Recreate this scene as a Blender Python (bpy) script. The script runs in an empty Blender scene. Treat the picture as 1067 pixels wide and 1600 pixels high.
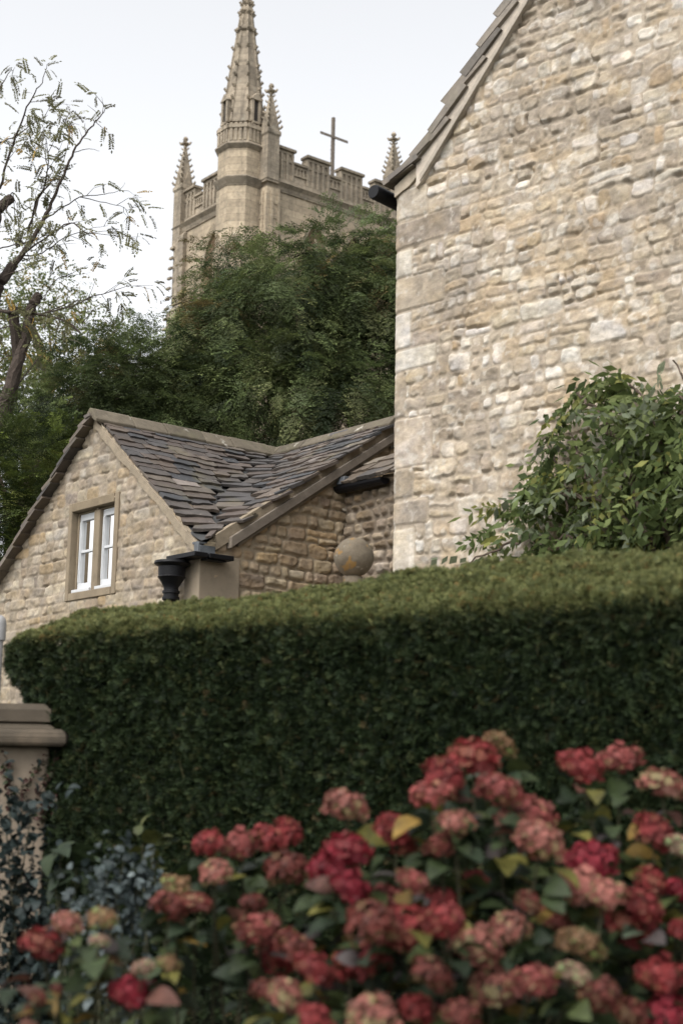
import bpy, math, random
import numpy as np
from mathutils import Vector, Matrix

rad = math.radians
random.seed(7)
RNG = np.random.default_rng(11)
scn = bpy.context.scene
col = scn.collection

# ------------------------------------------------------------------ camera
PITCH, ROLL, EYE = rad(10.794), rad(1.017), np.array([0., 0., 1.5])
FPX, IW, IH = 2222., 1067., 1600.
_r0 = np.array([1., 0, 0]); CF = np.array([0, math.cos(PITCH), math.sin(PITCH)])
_u0 = np.array([0, -math.sin(PITCH), math.cos(PITCH)])
CR = math.cos(ROLL) * _r0 + math.sin(ROLL) * _u0
CU = -math.sin(ROLL) * _r0 + math.cos(ROLL) * _u0
cam = bpy.data.cameras.new('camera'); co = bpy.data.objects.new('camera', cam); col.objects.link(co)
co.matrix_world = Matrix(((CR[0], CU[0], -CF[0], EYE[0]), (CR[1], CU[1], -CF[1], EYE[1]), (CR[2], CU[2], -CF[2], EYE[2]), (0, 0, 0, 1)))
cam.sensor_fit = 'VERTICAL'; cam.sensor_height = 36; cam.sensor_width = 24
cam.lens = 36 * FPX / IH
cam.clip_start = .05; cam.clip_end = 3000
cam.dof.use_dof = True; cam.dof.focus_distance = 16.0; cam.dof.aperture_fstop = 2.0; cam.dof.aperture_blades = 0
scn.camera = co

# ------------------------------------------------------------------ light
SUN_EL, SUN_AZ = rad(52), rad(-38)      # azimuth from -Y (behind the camera), negative = camera left
world = bpy.data.worlds.new('World'); scn.world = world; world.use_nodes = True
wt = world.node_tree; wt.nodes.clear()
sky = wt.nodes.new('ShaderNodeTexSky'); sky.sky_type = 'NISHITA'; sky.sun_disc = False
sdir = np.array([math.sin(SUN_AZ) * math.cos(SUN_EL), -math.cos(SUN_AZ) * math.cos(SUN_EL), math.sin(SUN_EL)])
sky.sun_elevation = SUN_EL; sky.sun_rotation = math.atan2(sdir[0], sdir[1])
sky.dust_density = 3.0; sky.air_density = 1.0; sky.ozone_density = 1.0
hsv = wt.nodes.new('ShaderNodeHueSaturation'); hsv.inputs['Saturation'].default_value = .10
bg = wt.nodes.new('ShaderNodeBackground'); bg.inputs['Strength'].default_value = .15
wo = wt.nodes.new('ShaderNodeOutputWorld')
wt.links.new(sky.outputs[0], hsv.inputs['Color']); wt.links.new(hsv.outputs[0], bg.inputs[0]); wt.links.new(bg.outputs[0], wo.inputs[0])
sl = bpy.data.lights.new('sun', 'SUN'); sl.energy = .8; sl.angle = rad(40); sl.color = (1, .95, .88)
so = bpy.data.objects.new('sun', sl); col.objects.link(so)
so.rotation_euler = Vector(sdir).to_track_quat('Z', 'Y').to_euler(); so.location = (0, -5, 40)
scn.view_settings.view_transform = 'Standard'; scn.view_settings.look = 'None'
scn.view_settings.exposure = 1.16; scn.view_settings.gamma = 1
scn.cycles.use_denoising = True
scn.cycles.max_bounces = 6; scn.cycles.diffuse_bounces = 3; scn.cycles.transparent_max_bounces = 8

# ------------------------------------------------------------------ helpers
def nrm(v):
    v = np.asarray(v, float); return v / (np.linalg.norm(v, axis=-1, keepdims=True) + 1e-12)
def ray(px, py):
    return nrm(CF + CR * (px - IW / 2) / FPX + CU * (IH / 2 - py) / FPX)
def at(px, py, Y):
    d = ray(px, py); return EYE + d * (Y / d[1])
def on_plane(px, py, p0, n):
    d = ray(px, py); return EYE + d * (np.dot(np.asarray(p0) - EYE, n) / np.dot(d, n))
def px_of(P):
    d = np.asarray(P, float) - EYE; w = d @ CF
    return np.stack([IW / 2 + FPX * (d @ CR) / w, IH / 2 - FPX * (d @ CU) / w], -1)

def tag(o, label=None, cat=None, group=None, kind=None):
    if label: o['label'] = label
    if cat: o['category'] = cat
    if group: o['group'] = group
    if kind: o['kind'] = kind
    return o
def thing(name, loc, label, cat, group=None, rz=0):
    o = bpy.data.objects.new(name, None); col.objects.link(o); o.location = loc; o.rotation_euler = (0, 0, rz)
    o.empty_display_size = .2
    return tag(o, label, cat, group)
def origin(o):
    p = np.zeros(3)
    while o is not None:
        p = p + np.array(o.location); o = o.parent
    return p

def mesh_np(name, V, F, mat, parent=None, C=None, smooth=False, local=False):
    """V (n,3) world coords, F list of faces or (m,k) array."""
    V = np.asarray(V, np.float64)
    if parent is not None and not local: V = V - origin(parent)
    me = bpy.data.meshes.new(name)
    if isinstance(F, np.ndarray):
        m, k = F.shape
        me.vertices.add(len(V)); me.vertices.foreach_set('co', V.astype(np.float32).ravel())
        me.loops.add(m * k); me.loops.foreach_set('vertex_index', F.astype(np.int32).ravel())
        me.polygons.add(m); me.polygons.foreach_set('loop_start', np.arange(0, m * k, k, dtype=np.int32))
    else:
        me.from_pydata(V.tolist(), [], F)
    me.polygons.foreach_set('use_smooth', np.full(len(me.polygons), smooth))
    if C is not None:
        a = me.attributes.new('Col', 'FLOAT_COLOR', 'POINT')
        C = np.asarray(C, np.float32)
        a.data.foreach_set('color', np.concatenate([C, np.ones((len(C), 1), np.float32)], 1).ravel())
    me.update(calc_edges=True); me.validate()
    me.materials.append(mat)
    o = bpy.data.objects.new(name, me); col.objects.link(o)
    if parent is not None: o.parent = parent
    return o

class MB:
    def __init__(s): s.v = []; s.f = []; s.c = []
    def add(s, V, F, c=(1, 1, 1)):
        n = len(s.v); s.v += [tuple(map(float, p)) for p in V]; s.f += [tuple(i + n for i in f) for f in F]
        s.c += [tuple(c)] * len(V) if np.ndim(c) == 1 else [tuple(x) for x in c]
        return s
    def box(s, p, ax, ay, az, c=(1, 1, 1)):
        """corner p and three edge vectors"""
        p, ax, ay, az = map(lambda q: np.asarray(q, float), (p, ax, ay, az))
        V = [p, p + ax, p + ax + ay, p + ay, p + az, p + ax + az, p + ax + ay + az, p + ay + az]
        F = [(0, 3, 2, 1), (4, 5, 6, 7), (0, 1, 5, 4), (1, 2, 6, 5), (2, 3, 7, 6), (3, 0, 4, 7)]
        if np.dot(np.cross(ax, ay), az) < 0: F = [f[::-1] for f in F]
        return s.add(V, F, c)
    def abox(s, x0, y0, z0, x1, y1, z1, c=(1, 1, 1)):
        return s.box((x0, y0, z0), (x1 - x0, 0, 0), (0, y1 - y0, 0), (0, 0, z1 - z0), c)
    def frustum(s, poly0, poly1, c=(1, 1, 1)):
        n = len(poly0); V = list(poly0) + list(poly1)
        F = [(i, (i + 1) % n, n + (i + 1) % n, n + i) for i in range(n)] + [tuple(range(n))[::-1], tuple(range(n, 2 * n))]
        return s.add(V, F, c)
    def tube(s, pts, r, n=8, c=(1, 1, 1), cap=True):
        pts = np.asarray(pts, float); r = np.broadcast_to(np.asarray(r, float), len(pts))
        V = []; F = []
        T = nrm(np.gradient(pts, axis=0)); ref = np.array([0.31, .2, .93])
        for i, p in enumerate(pts):
            a = nrm(np.cross(T[i], ref)); b = np.cross(T[i], a)
            for k in range(n):
                th = 2 * math.pi * k / n; V.append(p + r[i] * (a * math.cos(th) + b * math.sin(th)))
        for i in range(len(pts) - 1):
            for k in range(n):
                F.append((i * n + k, i * n + (k + 1) % n, (i + 1) * n + (k + 1) % n, (i + 1) * n + k))
        if cap: F += [tuple(range(n))[::-1], tuple(range((len(pts) - 1) * n, len(pts) * n))]
        return s.add(V, F, c)
    def lathe(s, prof, ctr, n=20, c=(1, 1, 1), rot=0.):
        ctr = np.asarray(ctr, float); V = []; F = []; m = len(prof)
        for r, z in prof:
            for k in range(n):
                th = rot + 2 * math.pi * k / n; V.append(ctr + np.array([r * math.cos(th), r * math.sin(th), z]))
        for i in range(m - 1):
            for k in range(n): F.append((i * n + k, i * n + (k + 1) % n, (i + 1) * n + (k + 1) % n, (i + 1) * n + k))
        F += [tuple(range(n))[::-1], tuple(range((m - 1) * n, m * n))]
        return s.add(V, F, c)
    def build(s, name, mat, parent=None, smooth=False, local=False, label=None):
        o = mesh_np(name, s.v, s.f, mat, parent, s.c, smooth, local)
        if label: o['label'] = label
        return o
def bevel(o, w=.01, seg=2):
    m = o.modifiers.new('bevel', 'BEVEL'); m.width = w; m.segments = seg; m.limit_method = 'ANGLE'; return o
def shade_auto(o, deg=35):
    for p in o.data.polygons: p.use_smooth = True
    try: o.data.set_sharp_from_angle(angle=rad(deg))
    except Exception: pass
    return o

_T = np.random.default_rng(5).random((8, 256, 256))
def vnoise(x, y, k=0):
    x = np.asarray(x, float); y = np.asarray(y, float)
    xi = np.floor(x).astype(int); yi = np.floor(y).astype(int); fx = x - xi; fy = y - yi
    fx = fx * fx * (3 - 2 * fx); fy = fy * fy * (3 - 2 * fy); t = _T[k % 8]
    g = lambda a, b: t[(xi + a) % 256, (yi + b) % 256]
    return (g(0, 0) * (1 - fx) + g(1, 0) * fx) * (1 - fy) + (g(0, 1) * (1 - fx) + g(1, 1) * fx) * fy
def fbm(x, y, k=0, o=4):
    s = 0; a = .5
    for i in range(o): s = s + a * vnoise(x * 2 ** i + 17.3 * i, y * 2 ** i + 5.1 * i, k + i); a *= .5
    return s / (1 - .5 ** o)
def sstep(a, b, x):
    t = np.clip((x - a) / (b - a), 0, 1); return t * t * (3 - 2 * t)

# ------------------------------------------------------------------ materials
def new_mat(name):
    m = bpy.data.materials.new(name); m.use_nodes = True; nt = m.node_tree
    return m, nt, nt.nodes['Principled BSDF'], nt.nodes['Material Output']
def N(nt, t, **kw):
    n = nt.nodes.new(t)
    for k, v in kw.items(): setattr(n, k, v)
    return n
def noise(nt, vec, scale, detail=6, rough=.6):
    n = N(nt, 'ShaderNodeTexNoise'); n.inputs['Scale'].default_value = scale; n.inputs['Detail'].default_value = detail
    n.inputs['Roughness'].default_value = rough
    nt.links.new(vec, n.inputs['Vector']); return n.outputs[0]
def ramp(nt, fac, stops):
    r = N(nt, 'ShaderNodeValToRGB'); e = r.color_ramp.elements
    while len(e) < len(stops): e.new(.5)
    for i, (p, c) in enumerate(stops):
        e[i].position = p; e[i].color = (*c, 1) if len(c) == 3 else c
    nt.links.new(fac, r.inputs[0]); return r.outputs[0]
def mixc(nt, a, b, fac, mode='MIX'):
    m = N(nt, 'ShaderNodeMix', data_type='RGBA', blend_type=mode)
    for s, v in ((m.inputs[0], fac), (m.inputs[6], a), (m.inputs[7], b)):
        if hasattr(v, 'links') or hasattr(v, 'is_linked'): nt.links.new(v, s)
        else: s.default_value = v if not isinstance(v, tuple) else (*v, 1)[:4]
    return m.outputs[2]
def bump(nt, p, h, strength, dist):
    b = N(nt, 'ShaderNodeBump'); b.inputs['Strength'].default_value = strength; b.inputs['Distance'].default_value = dist
    nt.links.new(h, b.inputs['Height']); nt.links.new(b.outputs[0], p.inputs['Normal'])
def mat_attr(name, rough=.85, sc=9, amt=.35, bs=60, bstr=.5, bd=.01, stain=None, spec=.3, tint=(1, 1, 1)):
    m, nt, p, out = new_mat(name)
    a = N(nt, 'ShaderNodeAttribute', attribute_name='Col'); g = N(nt, 'ShaderNodeNewGeometry')
    n1 = noise(nt, g.outputs['Position'], sc, 8, .65)
    v = ramp(nt, n1, [(.25, (1 - amt,) * 3), (.75, (1 + amt,) * 3)])
    c = mixc(nt, a.outputs['Color'], v, 1.0, 'MULTIPLY')
    if tint != (1, 1, 1): c = mixc(nt, c, tint, 1.0, 'MULTIPLY')
    if stain:
        for (scol, ssc, lo, hi, dens) in stain:
            n2 = noise(nt, g.outputs['Position'], ssc, 5, .6)
            f = ramp(nt, n2, [(lo, (0, 0, 0)), (hi, (dens,) * 3)])
            c = mixc(nt, c, scol, f)
    nt.links.new(c, p.inputs['Base Color']); p.inputs['Roughness'].default_value = rough
    p.inputs['Specular IOR Level'].default_value = spec
    if bstr: bump(nt, p, noise(nt, g.outputs['Position'], bs, 6, .7), bstr, bd)
    return m
def mat_leaf(name, rough=.5, transl=.3, objcol=False, spec=.4, var=.25):
    m, nt, p, out = new_mat(name)
    a = N(nt, 'ShaderNodeAttribute', attribute_name='Col'); c = a.outputs['Color']
    g = N(nt, 'ShaderNodeNewGeometry')
    if objcol:
        oi = N(nt, 'ShaderNodeObjectInfo'); c = mixc(nt, c, oi.outputs['Color'], 1.0, 'MULTIPLY')
    n1 = noise(nt, g.outputs['Position'], 25, 4)
    c = mixc(nt, c, ramp(nt, n1, [(.25, (1 - var,) * 3), (.75, (1 + var,) * 3)]), 1.0, 'MULTIPLY')
    nt.links.new(c, p.inputs['Base Color']); p.inputs['Roughness'].default_value = rough
    p.inputs['Specular IOR Level'].default_value = spec
    t = N(nt, 'ShaderNodeBsdfTranslucent'); nt.links.new(c, t.inputs[0])
    mx = N(nt, 'ShaderNodeMixShader'); mx.inputs[0].default_value = transl
    nt.links.new(p.outputs[0], mx.inputs[1]); nt.links.new(t.outputs[0], mx.inputs[2]); nt.links.new(mx.outputs[0], out.inputs[0])
    return m
def mat_glass(name):
    m, nt, p, out = new_mat(name)
    gl = N(nt, 'ShaderNodeBsdfGlossy'); gl.inputs['Roughness'].default_value = .03
    tr = N(nt, 'ShaderNodeBsdfTransparent'); tr.inputs[0].default_value = (.75, .8, .78, 1)
    fr = N(nt, 'ShaderNodeFresnel'); fr.inputs[0].default_value = 1.5
    mx = N(nt, 'ShaderNodeMixShader'); nt.links.new(fr.outputs[0], mx.inputs[0])
    nt.links.new(tr.outputs[0], mx.inputs[1]); nt.links.new(gl.outputs[0], mx.inputs[2]); nt.links.new(mx.outputs[0], out.inputs[0])
    return m
def mat_ashlar(name, base, dark, bw=.62, bh=.27):
    """weathered ashlar for the tower; object coordinates, courses in z"""
    m, nt, p, out = new_mat(name)
    tc = N(nt, 'ShaderNodeTexCoord'); sx = N(nt, 'ShaderNodeSeparateXYZ'); nt.links.new(tc.outputs['Object'], sx.inputs[0])
    ad = N(nt, 'ShaderNodeMath', operation='ADD'); nt.links.new(sx.outputs[0], ad.inputs[0]); nt.links.new(sx.outputs[1], ad.inputs[1])
    cb = N(nt, 'ShaderNodeCombineXYZ'); nt.links.new(ad.outputs[0], cb.inputs[0]); nt.links.new(sx.outputs[2], cb.inputs[1])
    br = N(nt, 'ShaderNodeTexBrick'); nt.links.new(cb.outputs[0], br.inputs['Vector'])
    br.inputs['Scale'].default_value = 1; br.inputs['Brick Width'].default_value = bw; br.inputs['Row Height'].default_value = bh
    br.inputs['Mortar Size'].default_value = .012; br.inputs['Mortar Smooth'].default_value = .4
    lum = lambda k: tuple(k * b for b in base)
    br.inputs['Color1'].default_value = (*lum(1.12), 1); br.inputs['Color2'].default_value = (*lum(.80), 1)
    br.inputs['Mortar'].default_value = (*lum(.62), 1)
    n1 = noise(nt, tc.outputs['Object'], .9, 8, .7)
    c = mixc(nt, br.outputs[0], dark, ramp(nt, n1, [(.42, (0, 0, 0)), (.72, (.75,) * 3)]))
    mp = N(nt, 'ShaderNodeMapping'); mp.inputs['Scale'].default_value = (2.6, 2.6, .22); nt.links.new(tc.outputs['Object'], mp.inputs[0])
    c = mixc(nt, c, tuple(.75 * q for q in dark), ramp(nt, noise(nt, mp.outputs[0], 1.0, 6, .65), [(.50, (0, 0, 0)), (.72, (.8,) * 3)]))
    n3 = noise(nt, tc.outputs['Object'], 3.3, 5, .6); c = mixc(nt, c, (.42, .385, .31), ramp(nt, n3, [(.60, (0, 0, 0)), (.74, (.6,) * 3)]))
    n2 = noise(nt, tc.outputs['Object'], 7, 8, .7)
    c = mixc(nt, c, ramp(nt, n2, [(.25, (.6,) * 3), (.75, (1.35,) * 3)]), 1.0, 'MULTIPLY')
    a = N(nt, 'ShaderNodeAttribute', attribute_name='Col'); c = mixc(nt, c, a.outputs['Color'], 1.0, 'MULTIPLY')
    nt.links.new(c, p.inputs['Base Color']); p.inputs['Roughness'].default_value = .9; p.inputs['Specular IOR Level'].default_value = .2
    bump(nt, p, n2, .5, .04)
    return m
def mat_plain(name, c, rough=.5, metal=0, bs=40, bstr=.15, var=.2, sc=6, spec=.4):
    m, nt, p, out = new_mat(name)
    g = N(nt, 'ShaderNodeNewGeometry'); n1 = noise(nt, g.outputs['Position'], sc, 6, .65)
    cc = ramp(nt, n1, [(.25, tuple(x * (1 - var) for x in c)), (.75, tuple(min(1, x * (1 + var)) for x in c))])
    nt.links.new(cc, p.inputs['Base Color']); p.inputs['Roughness'].default_value = rough; p.inputs['Metallic'].default_value = metal
    p.inputs['Specular IOR Level'].default_value = spec
    if bstr: bump(nt, p, noise(nt, g.outputs['Position'], bs, 4), bstr, .01)
    return m

LICH = [((.60, .57, .50), 5.5, .63, .72, .55), ((.10, .085, .065), 1.6, .56, .75, .45)]
M_rubble = mat_attr('rubble_stone', .9, 14, .28, 70, .55, .012, [((.13, .11, .09), 1.1, .50, .78, .5), ((.38, .345, .29), 9, .60, .72, .4)])
M_cot = mat_attr('cottage_stone', .9, 11, .25, 60, .5, .010, [((.12, .10, .08), 1.4, .55, .78, .45), ((.34, .30, .24), 10, .64, .74, .35)])
M_dressed = mat_attr('dressed_stone', .88, 6, .25, 45, .35, .008, [((.16, .12, .085), 3.0, .5, .75, .6)])
M_slate = mat_attr('stone_slate', .6, 12, .35, 55, .5, .008, [((.40, .35, .31), 7, .68, .72, .6), ((.13, .115, .055), 2.2, .56, .72, .4)], spec=.5)
M_ridge = mat_attr('ridge_stone', .9, 9, .3, 50, .6, .012, LICH + [((.10, .095, .05), 2.5, .5, .7, .5)])
M_mortar = mat_attr('lime_mortar', .92, 12, .22, 60, .6, .012)
M_wood = mat_attr('weathered_timber', .8, 10, .3, 40, .4, .006)
M_white = mat_attr('white_paint', .5, 8, .08, 40, .15, .003, spec=.45)
M_black = mat_plain('black_cast_iron', (.006, .006, .007), .45, 0, 60, .2, .3, spec=.2)
M_lead = mat_plain('lead_flashing', (.085, .092, .10), .55, .0, 20, .4, .5, 9)
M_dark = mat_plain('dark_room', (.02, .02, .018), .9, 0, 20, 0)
M_cloth = mat_plain('pale_curtain', (.3, .3, .27), .9, 0, 20, .1)
M_glass = mat_glass('window_glass')
M_tower = mat_ashlar('tower_ashlar', (.41, .335, .24), (.20, .17, .128))
M_towerd = mat_ashlar('tower_weathered', (.34, .285, .215), (.13, .113, .09), .5, .25)
M_void = mat_plain('opening_dark', (.035, .03, .026), .9, 0, 20, 0)  # flat dark colour painted for the shade inside the lucarne openings
M_yew = mat_leaf('yew_needles', .6, .25, spec=.25)
M_hedge = mat_leaf('hedge_needles', .65, .15, spec=.2)
M_leaf = mat_leaf('leaf', .6, .5, spec=.2)
M_hleaf = mat_leaf('hydrangea_leaf', .6, .2, spec=.25, var=.45)
M_petal = mat_leaf('hydrangea_petal', .6, .25, True, spec=.25, var=.15)
M_bark = mat_attr('bark', .95, 18, .4, 40, .8, .02)
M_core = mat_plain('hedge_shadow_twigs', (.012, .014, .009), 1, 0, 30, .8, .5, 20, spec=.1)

def ground_h(x, y):
    return 1.25 * sstep(9.2, 13.0, y) + 1.75 * sstep(18, 46, y)
def build_ground():
    xs = np.concatenate([np.linspace(-900, -40, 12), np.linspace(-35, 35, 71), np.linspace(40, 900, 12)])
    ys = np.concatenate([np.linspace(-300, -10, 10), np.linspace(-8, 60, 103), np.linspace(70, 1800, 16)])
    X, Y = np.meshgrid(xs, ys, indexing='ij'); Z = ground_h(X, Y) + .05 * fbm(X * .8, Y * .8)
    n, m = X.shape; V = np.stack([X, Y, Z], -1).reshape(-1, 3)
    i, j = np.meshgrid(np.arange(n - 1), np.arange(m - 1), indexing='ij'); a = (i * m + j).ravel()
    F = np.stack([a, a + m, a + m + 1, a + 1], 1)
    mt, nt, p, out = new_mat('ground_soil_and_grass')
    g = N(nt, 'ShaderNodeNewGeometry')
    c = ramp(nt, noise(nt, g.outputs['Position'], 1.5, 8), [(.4, (.035, .027, .018)), (.6, (.035, .045, .02))])
    nt.links.new(c, p.inputs['Base Color']); p.inputs['Roughness'].default_value = 1
    bump(nt, p, noise(nt, g.outputs['Position'], 14, 6), .8, .05)
    tag(mesh_np('ground', V, F, mt, smooth=True), kind='structure')
build_ground()

# ------------------------------------------------------------------ rubble walls
def inside_poly(s, t, poly):
    ins = np.zeros(s.shape, bool); n = len(poly)
    for i in range(n):
        x0, y0 = poly[i]; x1, y1 = poly[(i + 1) % n]
        c = ((y0 > t) != (y1 > t)) & (s < (x1 - x0) * (t - y0) / (y1 - y0 + 1e-12) + x0)
        ins ^= c
    return ins
def rubble(name, parent, mat, O, sd, nv, poly, res, seed, ch, bw, palette, mortar, relief=.022, gap=.008, holes=(), fixed=(),
           flush=.5, back=.05, round_edge=0., warp=1.0, split=(.35, .25), esoft=.014, mottle=0.):
    """coursed random rubble as a relief mesh; O origin (s=0,t=0 -> z=O.z), sd horizontal direction, nv outward normal"""
    rng = np.random.default_rng(seed)
    P = np.asarray(poly); s0, t0 = P.min(0); s1, t1 = P.max(0)
    ss = np.arange(s0, s1 + res, res); tt = np.arange(t0, t1 + res, res)
    S, T = np.meshgrid(ss, tt, indexing='ij')
    k = seed
    Sw = S + warp * (.030 * (fbm(S * 5, T * 5, k, 3) - .5) * 2 + .012 * (fbm(S * 22, T * 22, k + 1, 2) - .5) * 2)
    Tw = T + warp * (.05 * (fbm(S * 1.3, T * 2.2, k + 2, 2) - .5) * 2 + .013 * (fbm(S * 7, T * 9, k + 3, 2) - .5) * 2 + .008 * (fbm(S * 26, T * 26, k + 4, 2) - .5) * 2)
    rects = []
    t = t0 - .1
    while t < t1 + .1:
        h = rng.uniform(*ch); s = s0 - .3 * rng.random()
        while s < s1 + .1:
            w = rng.uniform(*bw) * (.6 + .8 * rng.random()); r = rng.random()
            if r < split[0] and h > .15:
                f = rng.uniform(.35, .65)
                for (a, b) in ((t, t + h * f), (t + h * f, t + h)):
                    if rng.random() < .45 and w > bw[0] * .9:
                        q = rng.uniform(.35, .65); rects += [(s, a, s + w * q, b), (s + w * q, a, s + w, b)]
                    else: rects.append((s, a, s + w, b))
            elif r < split[0] + split[1] and w > bw[0]:
                q = rng.uniform(.35, .65); rects += [(s, t, s + w * q, t + h), (s + w * q, t, s + w, t + h)]
            else: rects.append((s, t, s + w, t + h))
            s += w
        t += h
    D = np.full(S.shape, -1.); ID = np.full(S.shape, -1, int)
    allr = [(r, 0) for r in rects] + [(r, 1) for r in fixed]
    pal = np.array([c for c, _ in palette]); pw = np.array([w for _, w in palette], float); pw /= pw.sum()
    ns = len(allr)
    cols = pal[rng.choice(len(pal), ns, p=pw)] * (1 + .18 * (rng.random((ns, 1)) - .5)) * (1 + .025 * (rng.random((ns, 3)) - .5))
    hh = rng.uniform(.55, 1.25, ns); tx = rng.normal(0, .05, ns); ty = rng.normal(0, .07, ns)
    CX = np.zeros(ns); CY = np.zeros(ns); kind = np.zeros(ns, int)
    for i, (r, kd) in enumerate(allr):
        a, b, c, d = r; CX[i] = (a + c) / 2; CY[i] = (b + d) / 2; kind[i] = kd
        i0, i1 = np.searchsorted(ss, [a - .08, c + .08]); j0, j1 = np.searchsorted(tt, [b - .12, d + .12])
        if i1 <= i0 or j1 <= j0: continue
        sl_ = (slice(i0, i1), slice(j0, j1))
        if kd: u = S[sl_] * .7 + Sw[sl_] * .3; v = T[sl_] * .8 + Tw[sl_] * .2
        else: u = Sw[sl_]; v = Tw[sl_]
        dx = np.minimum(u - a, c - u); dy = np.minimum(v - b, d - v)
        rr = .03 if kd else min(.055, .35 * min(c - a, d - b))
        dd = np.minimum(dx, dy); cm = (dx < rr) & (dy < rr)
        dd = np.where(cm, rr - np.hypot(rr - dx, rr - dy), dd)
        if kd:
            hh[i] = 1.0; tx[i] *= .15; ty[i] *= .15
            m = dd > -.004
            D[sl_][m] = dd[m]; ID[sl_][m] = i
        else:
            m = dd > D[sl_]
            D[sl_][m] = dd[m]; ID[sl_][m] = i
    gapn = gap * (.4 + 1.6 * fbm(S * 3, T * 3, k + 5, 3)) + gap * flush * 2 * sstep(.5, .75, fbm(S * 2.1, T * 2.6, k + 6, 2))
    e = D - gapn - .004 * (fbm(S * 30, T * 30, k + 1, 3) - .5)
    idc = np.clip(ID, 0, None); kk = kind[idc]
    edge = sstep(0, esoft, e)
    h = relief * hh[idc] * edge
    h = h + edge * ((S - CX[idc]) * tx[idc] + (T - CY[idc]) * ty[idc])
    rough = fbm(S * 14, T * 17, k + 1, 4) - .5; chip = np.abs(fbm(S * 9 + 31, T * 12 + 7, k + 6, 4) - .5)
    h = h + edge * np.where(kk == 1, .008, .020) * rough + edge * np.where(kk == 1, .0, 1) * relief * 1.1 * (chip - .12) + .008 * (fbm(S * 42, T * 42, k + 2, 3) - .5)
    # missing mortar: open joints, mostly under stones
    crev = sstep(.60, .74, fbm(S * 4.2, T * 6, k + 7, 3)) * (1 - sstep(-.002, .012, e)) * (kk == 0)
    h = h - .024 * crev
    mort = (1 - sstep(-.002, .010, e)) * (.75 + .25 * fbm(S * 8, T * 8, k, 2))
    C = cols[idc] * (.62 + .76 * fbm(S * 11, T * 13, k + 3, 5))[..., None] * (1 + .18 * (fbm(S * 6, T * 9, k + 5, 3) - .5)[..., None] * np.array([.6, 0, -1.4]))
    mc = np.array(mortar) * (.85 + .3 * fbm(S * 5, T * 5, k + 4, 3))[..., None]
    C = C * (1 - mort[..., None]) + mc * mort[..., None]
    if mottle:
        f1 = sstep(.52, .72, fbm(S * 3.1 + 9, T * 5.2, k + 2, 4)) * mottle * (kk == 0); f2 = sstep(.54, .76, fbm(S * 1.4 + 3, T * 1.7 + 8, k + 6, 5)) * mottle
        C = C * (1 - .55 * f1[..., None]) + .55 * f1[..., None] * np.array((.37, .28, .175)); C = C * (1 - .6 * f2[..., None]) + .6 * f2[..., None] * np.array((.22, .185, .145))
        f3 = sstep(.62, .72, fbm(S * 14, T * 14 + 5, k + 4, 4)) * mottle; C = C * (1 - .45 * f3[..., None]) + .45 * f3[..., None] * np.array((.55, .51, .45))
    if round_edge:
        h = h - round_edge * (1 - sstep(0, .05, S - s0))
    keep = inside_poly((S[:-1, :-1] + S[1:, 1:]) / 2, (T[:-1, :-1] + T[1:, 1:]) / 2, poly)
    for (a, b, c, d) in holes:
        keep &= ~((S[:-1, :-1] > a) & (S[1:, 1:] < c) & (T[:-1, :-1] > b) & (T[1:, 1:] < d))
    sd = np.asarray(sd, float); nv = np.asarray(nv, float); O = np.asarray(O, float)
    V = O + S[..., None] * sd + h[..., None] * nv + (T[..., None] - 0) * np.array([0, 0, 1.])
    n, m = S.shape
    idx = np.arange(n * m).reshape(n, m)
    F = np.stack([idx[:-1, :-1], idx[1:, :-1], idx[1:, 1:], idx[:-1, 1:]], -1)[keep]
    if np.dot(np.cross(sd, [0, 0, 1.]), nv) < 0: F = F[:, ::-1]
    # side skirts
    VV = [V.reshape(-1, 3)]; CC = [C.reshape(-1, 3)]; FF = [F]; base = n * m
    for ii in (0, n - 1):
        VV.append(V[ii] - back * nv - (h[ii])[:, None] * nv); CC.append(C[ii])
        a = idx[ii, :-1]; b = idx[ii, 1:]; q = base + np.arange(m - 1)
        kp = keep[min(ii, n - 2)]
        f = np.stack([a, b, q + 1, q], 1)[kp]
        if ii: f = f[:, ::-1]
        FF.append(f); base += m
    V = np.concatenate(VV); C = np.concatenate(CC); F = np.concatenate(FF)
    used = np.zeros(len(V), bool); used[F.ravel()] = True; rm = np.cumsum(used) - 1
    return mesh_np(name, V[used], rm[F], mat, parent, C[used], smooth=True)

def prism(mb, O, sd, nv, poly, d0, d1, c=(1, 1, 1)):
    """polygon in (s,t) extruded along the outward normal from d0 to d1"""
    O = np.asarray(O, float); f = lambda d: [O + s * np.asarray(sd) + np.array([0, 0, t]) + d * np.asarray(nv) for s, t in poly]
    return mb.frustum(f(d0), f(d1), c)
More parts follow.
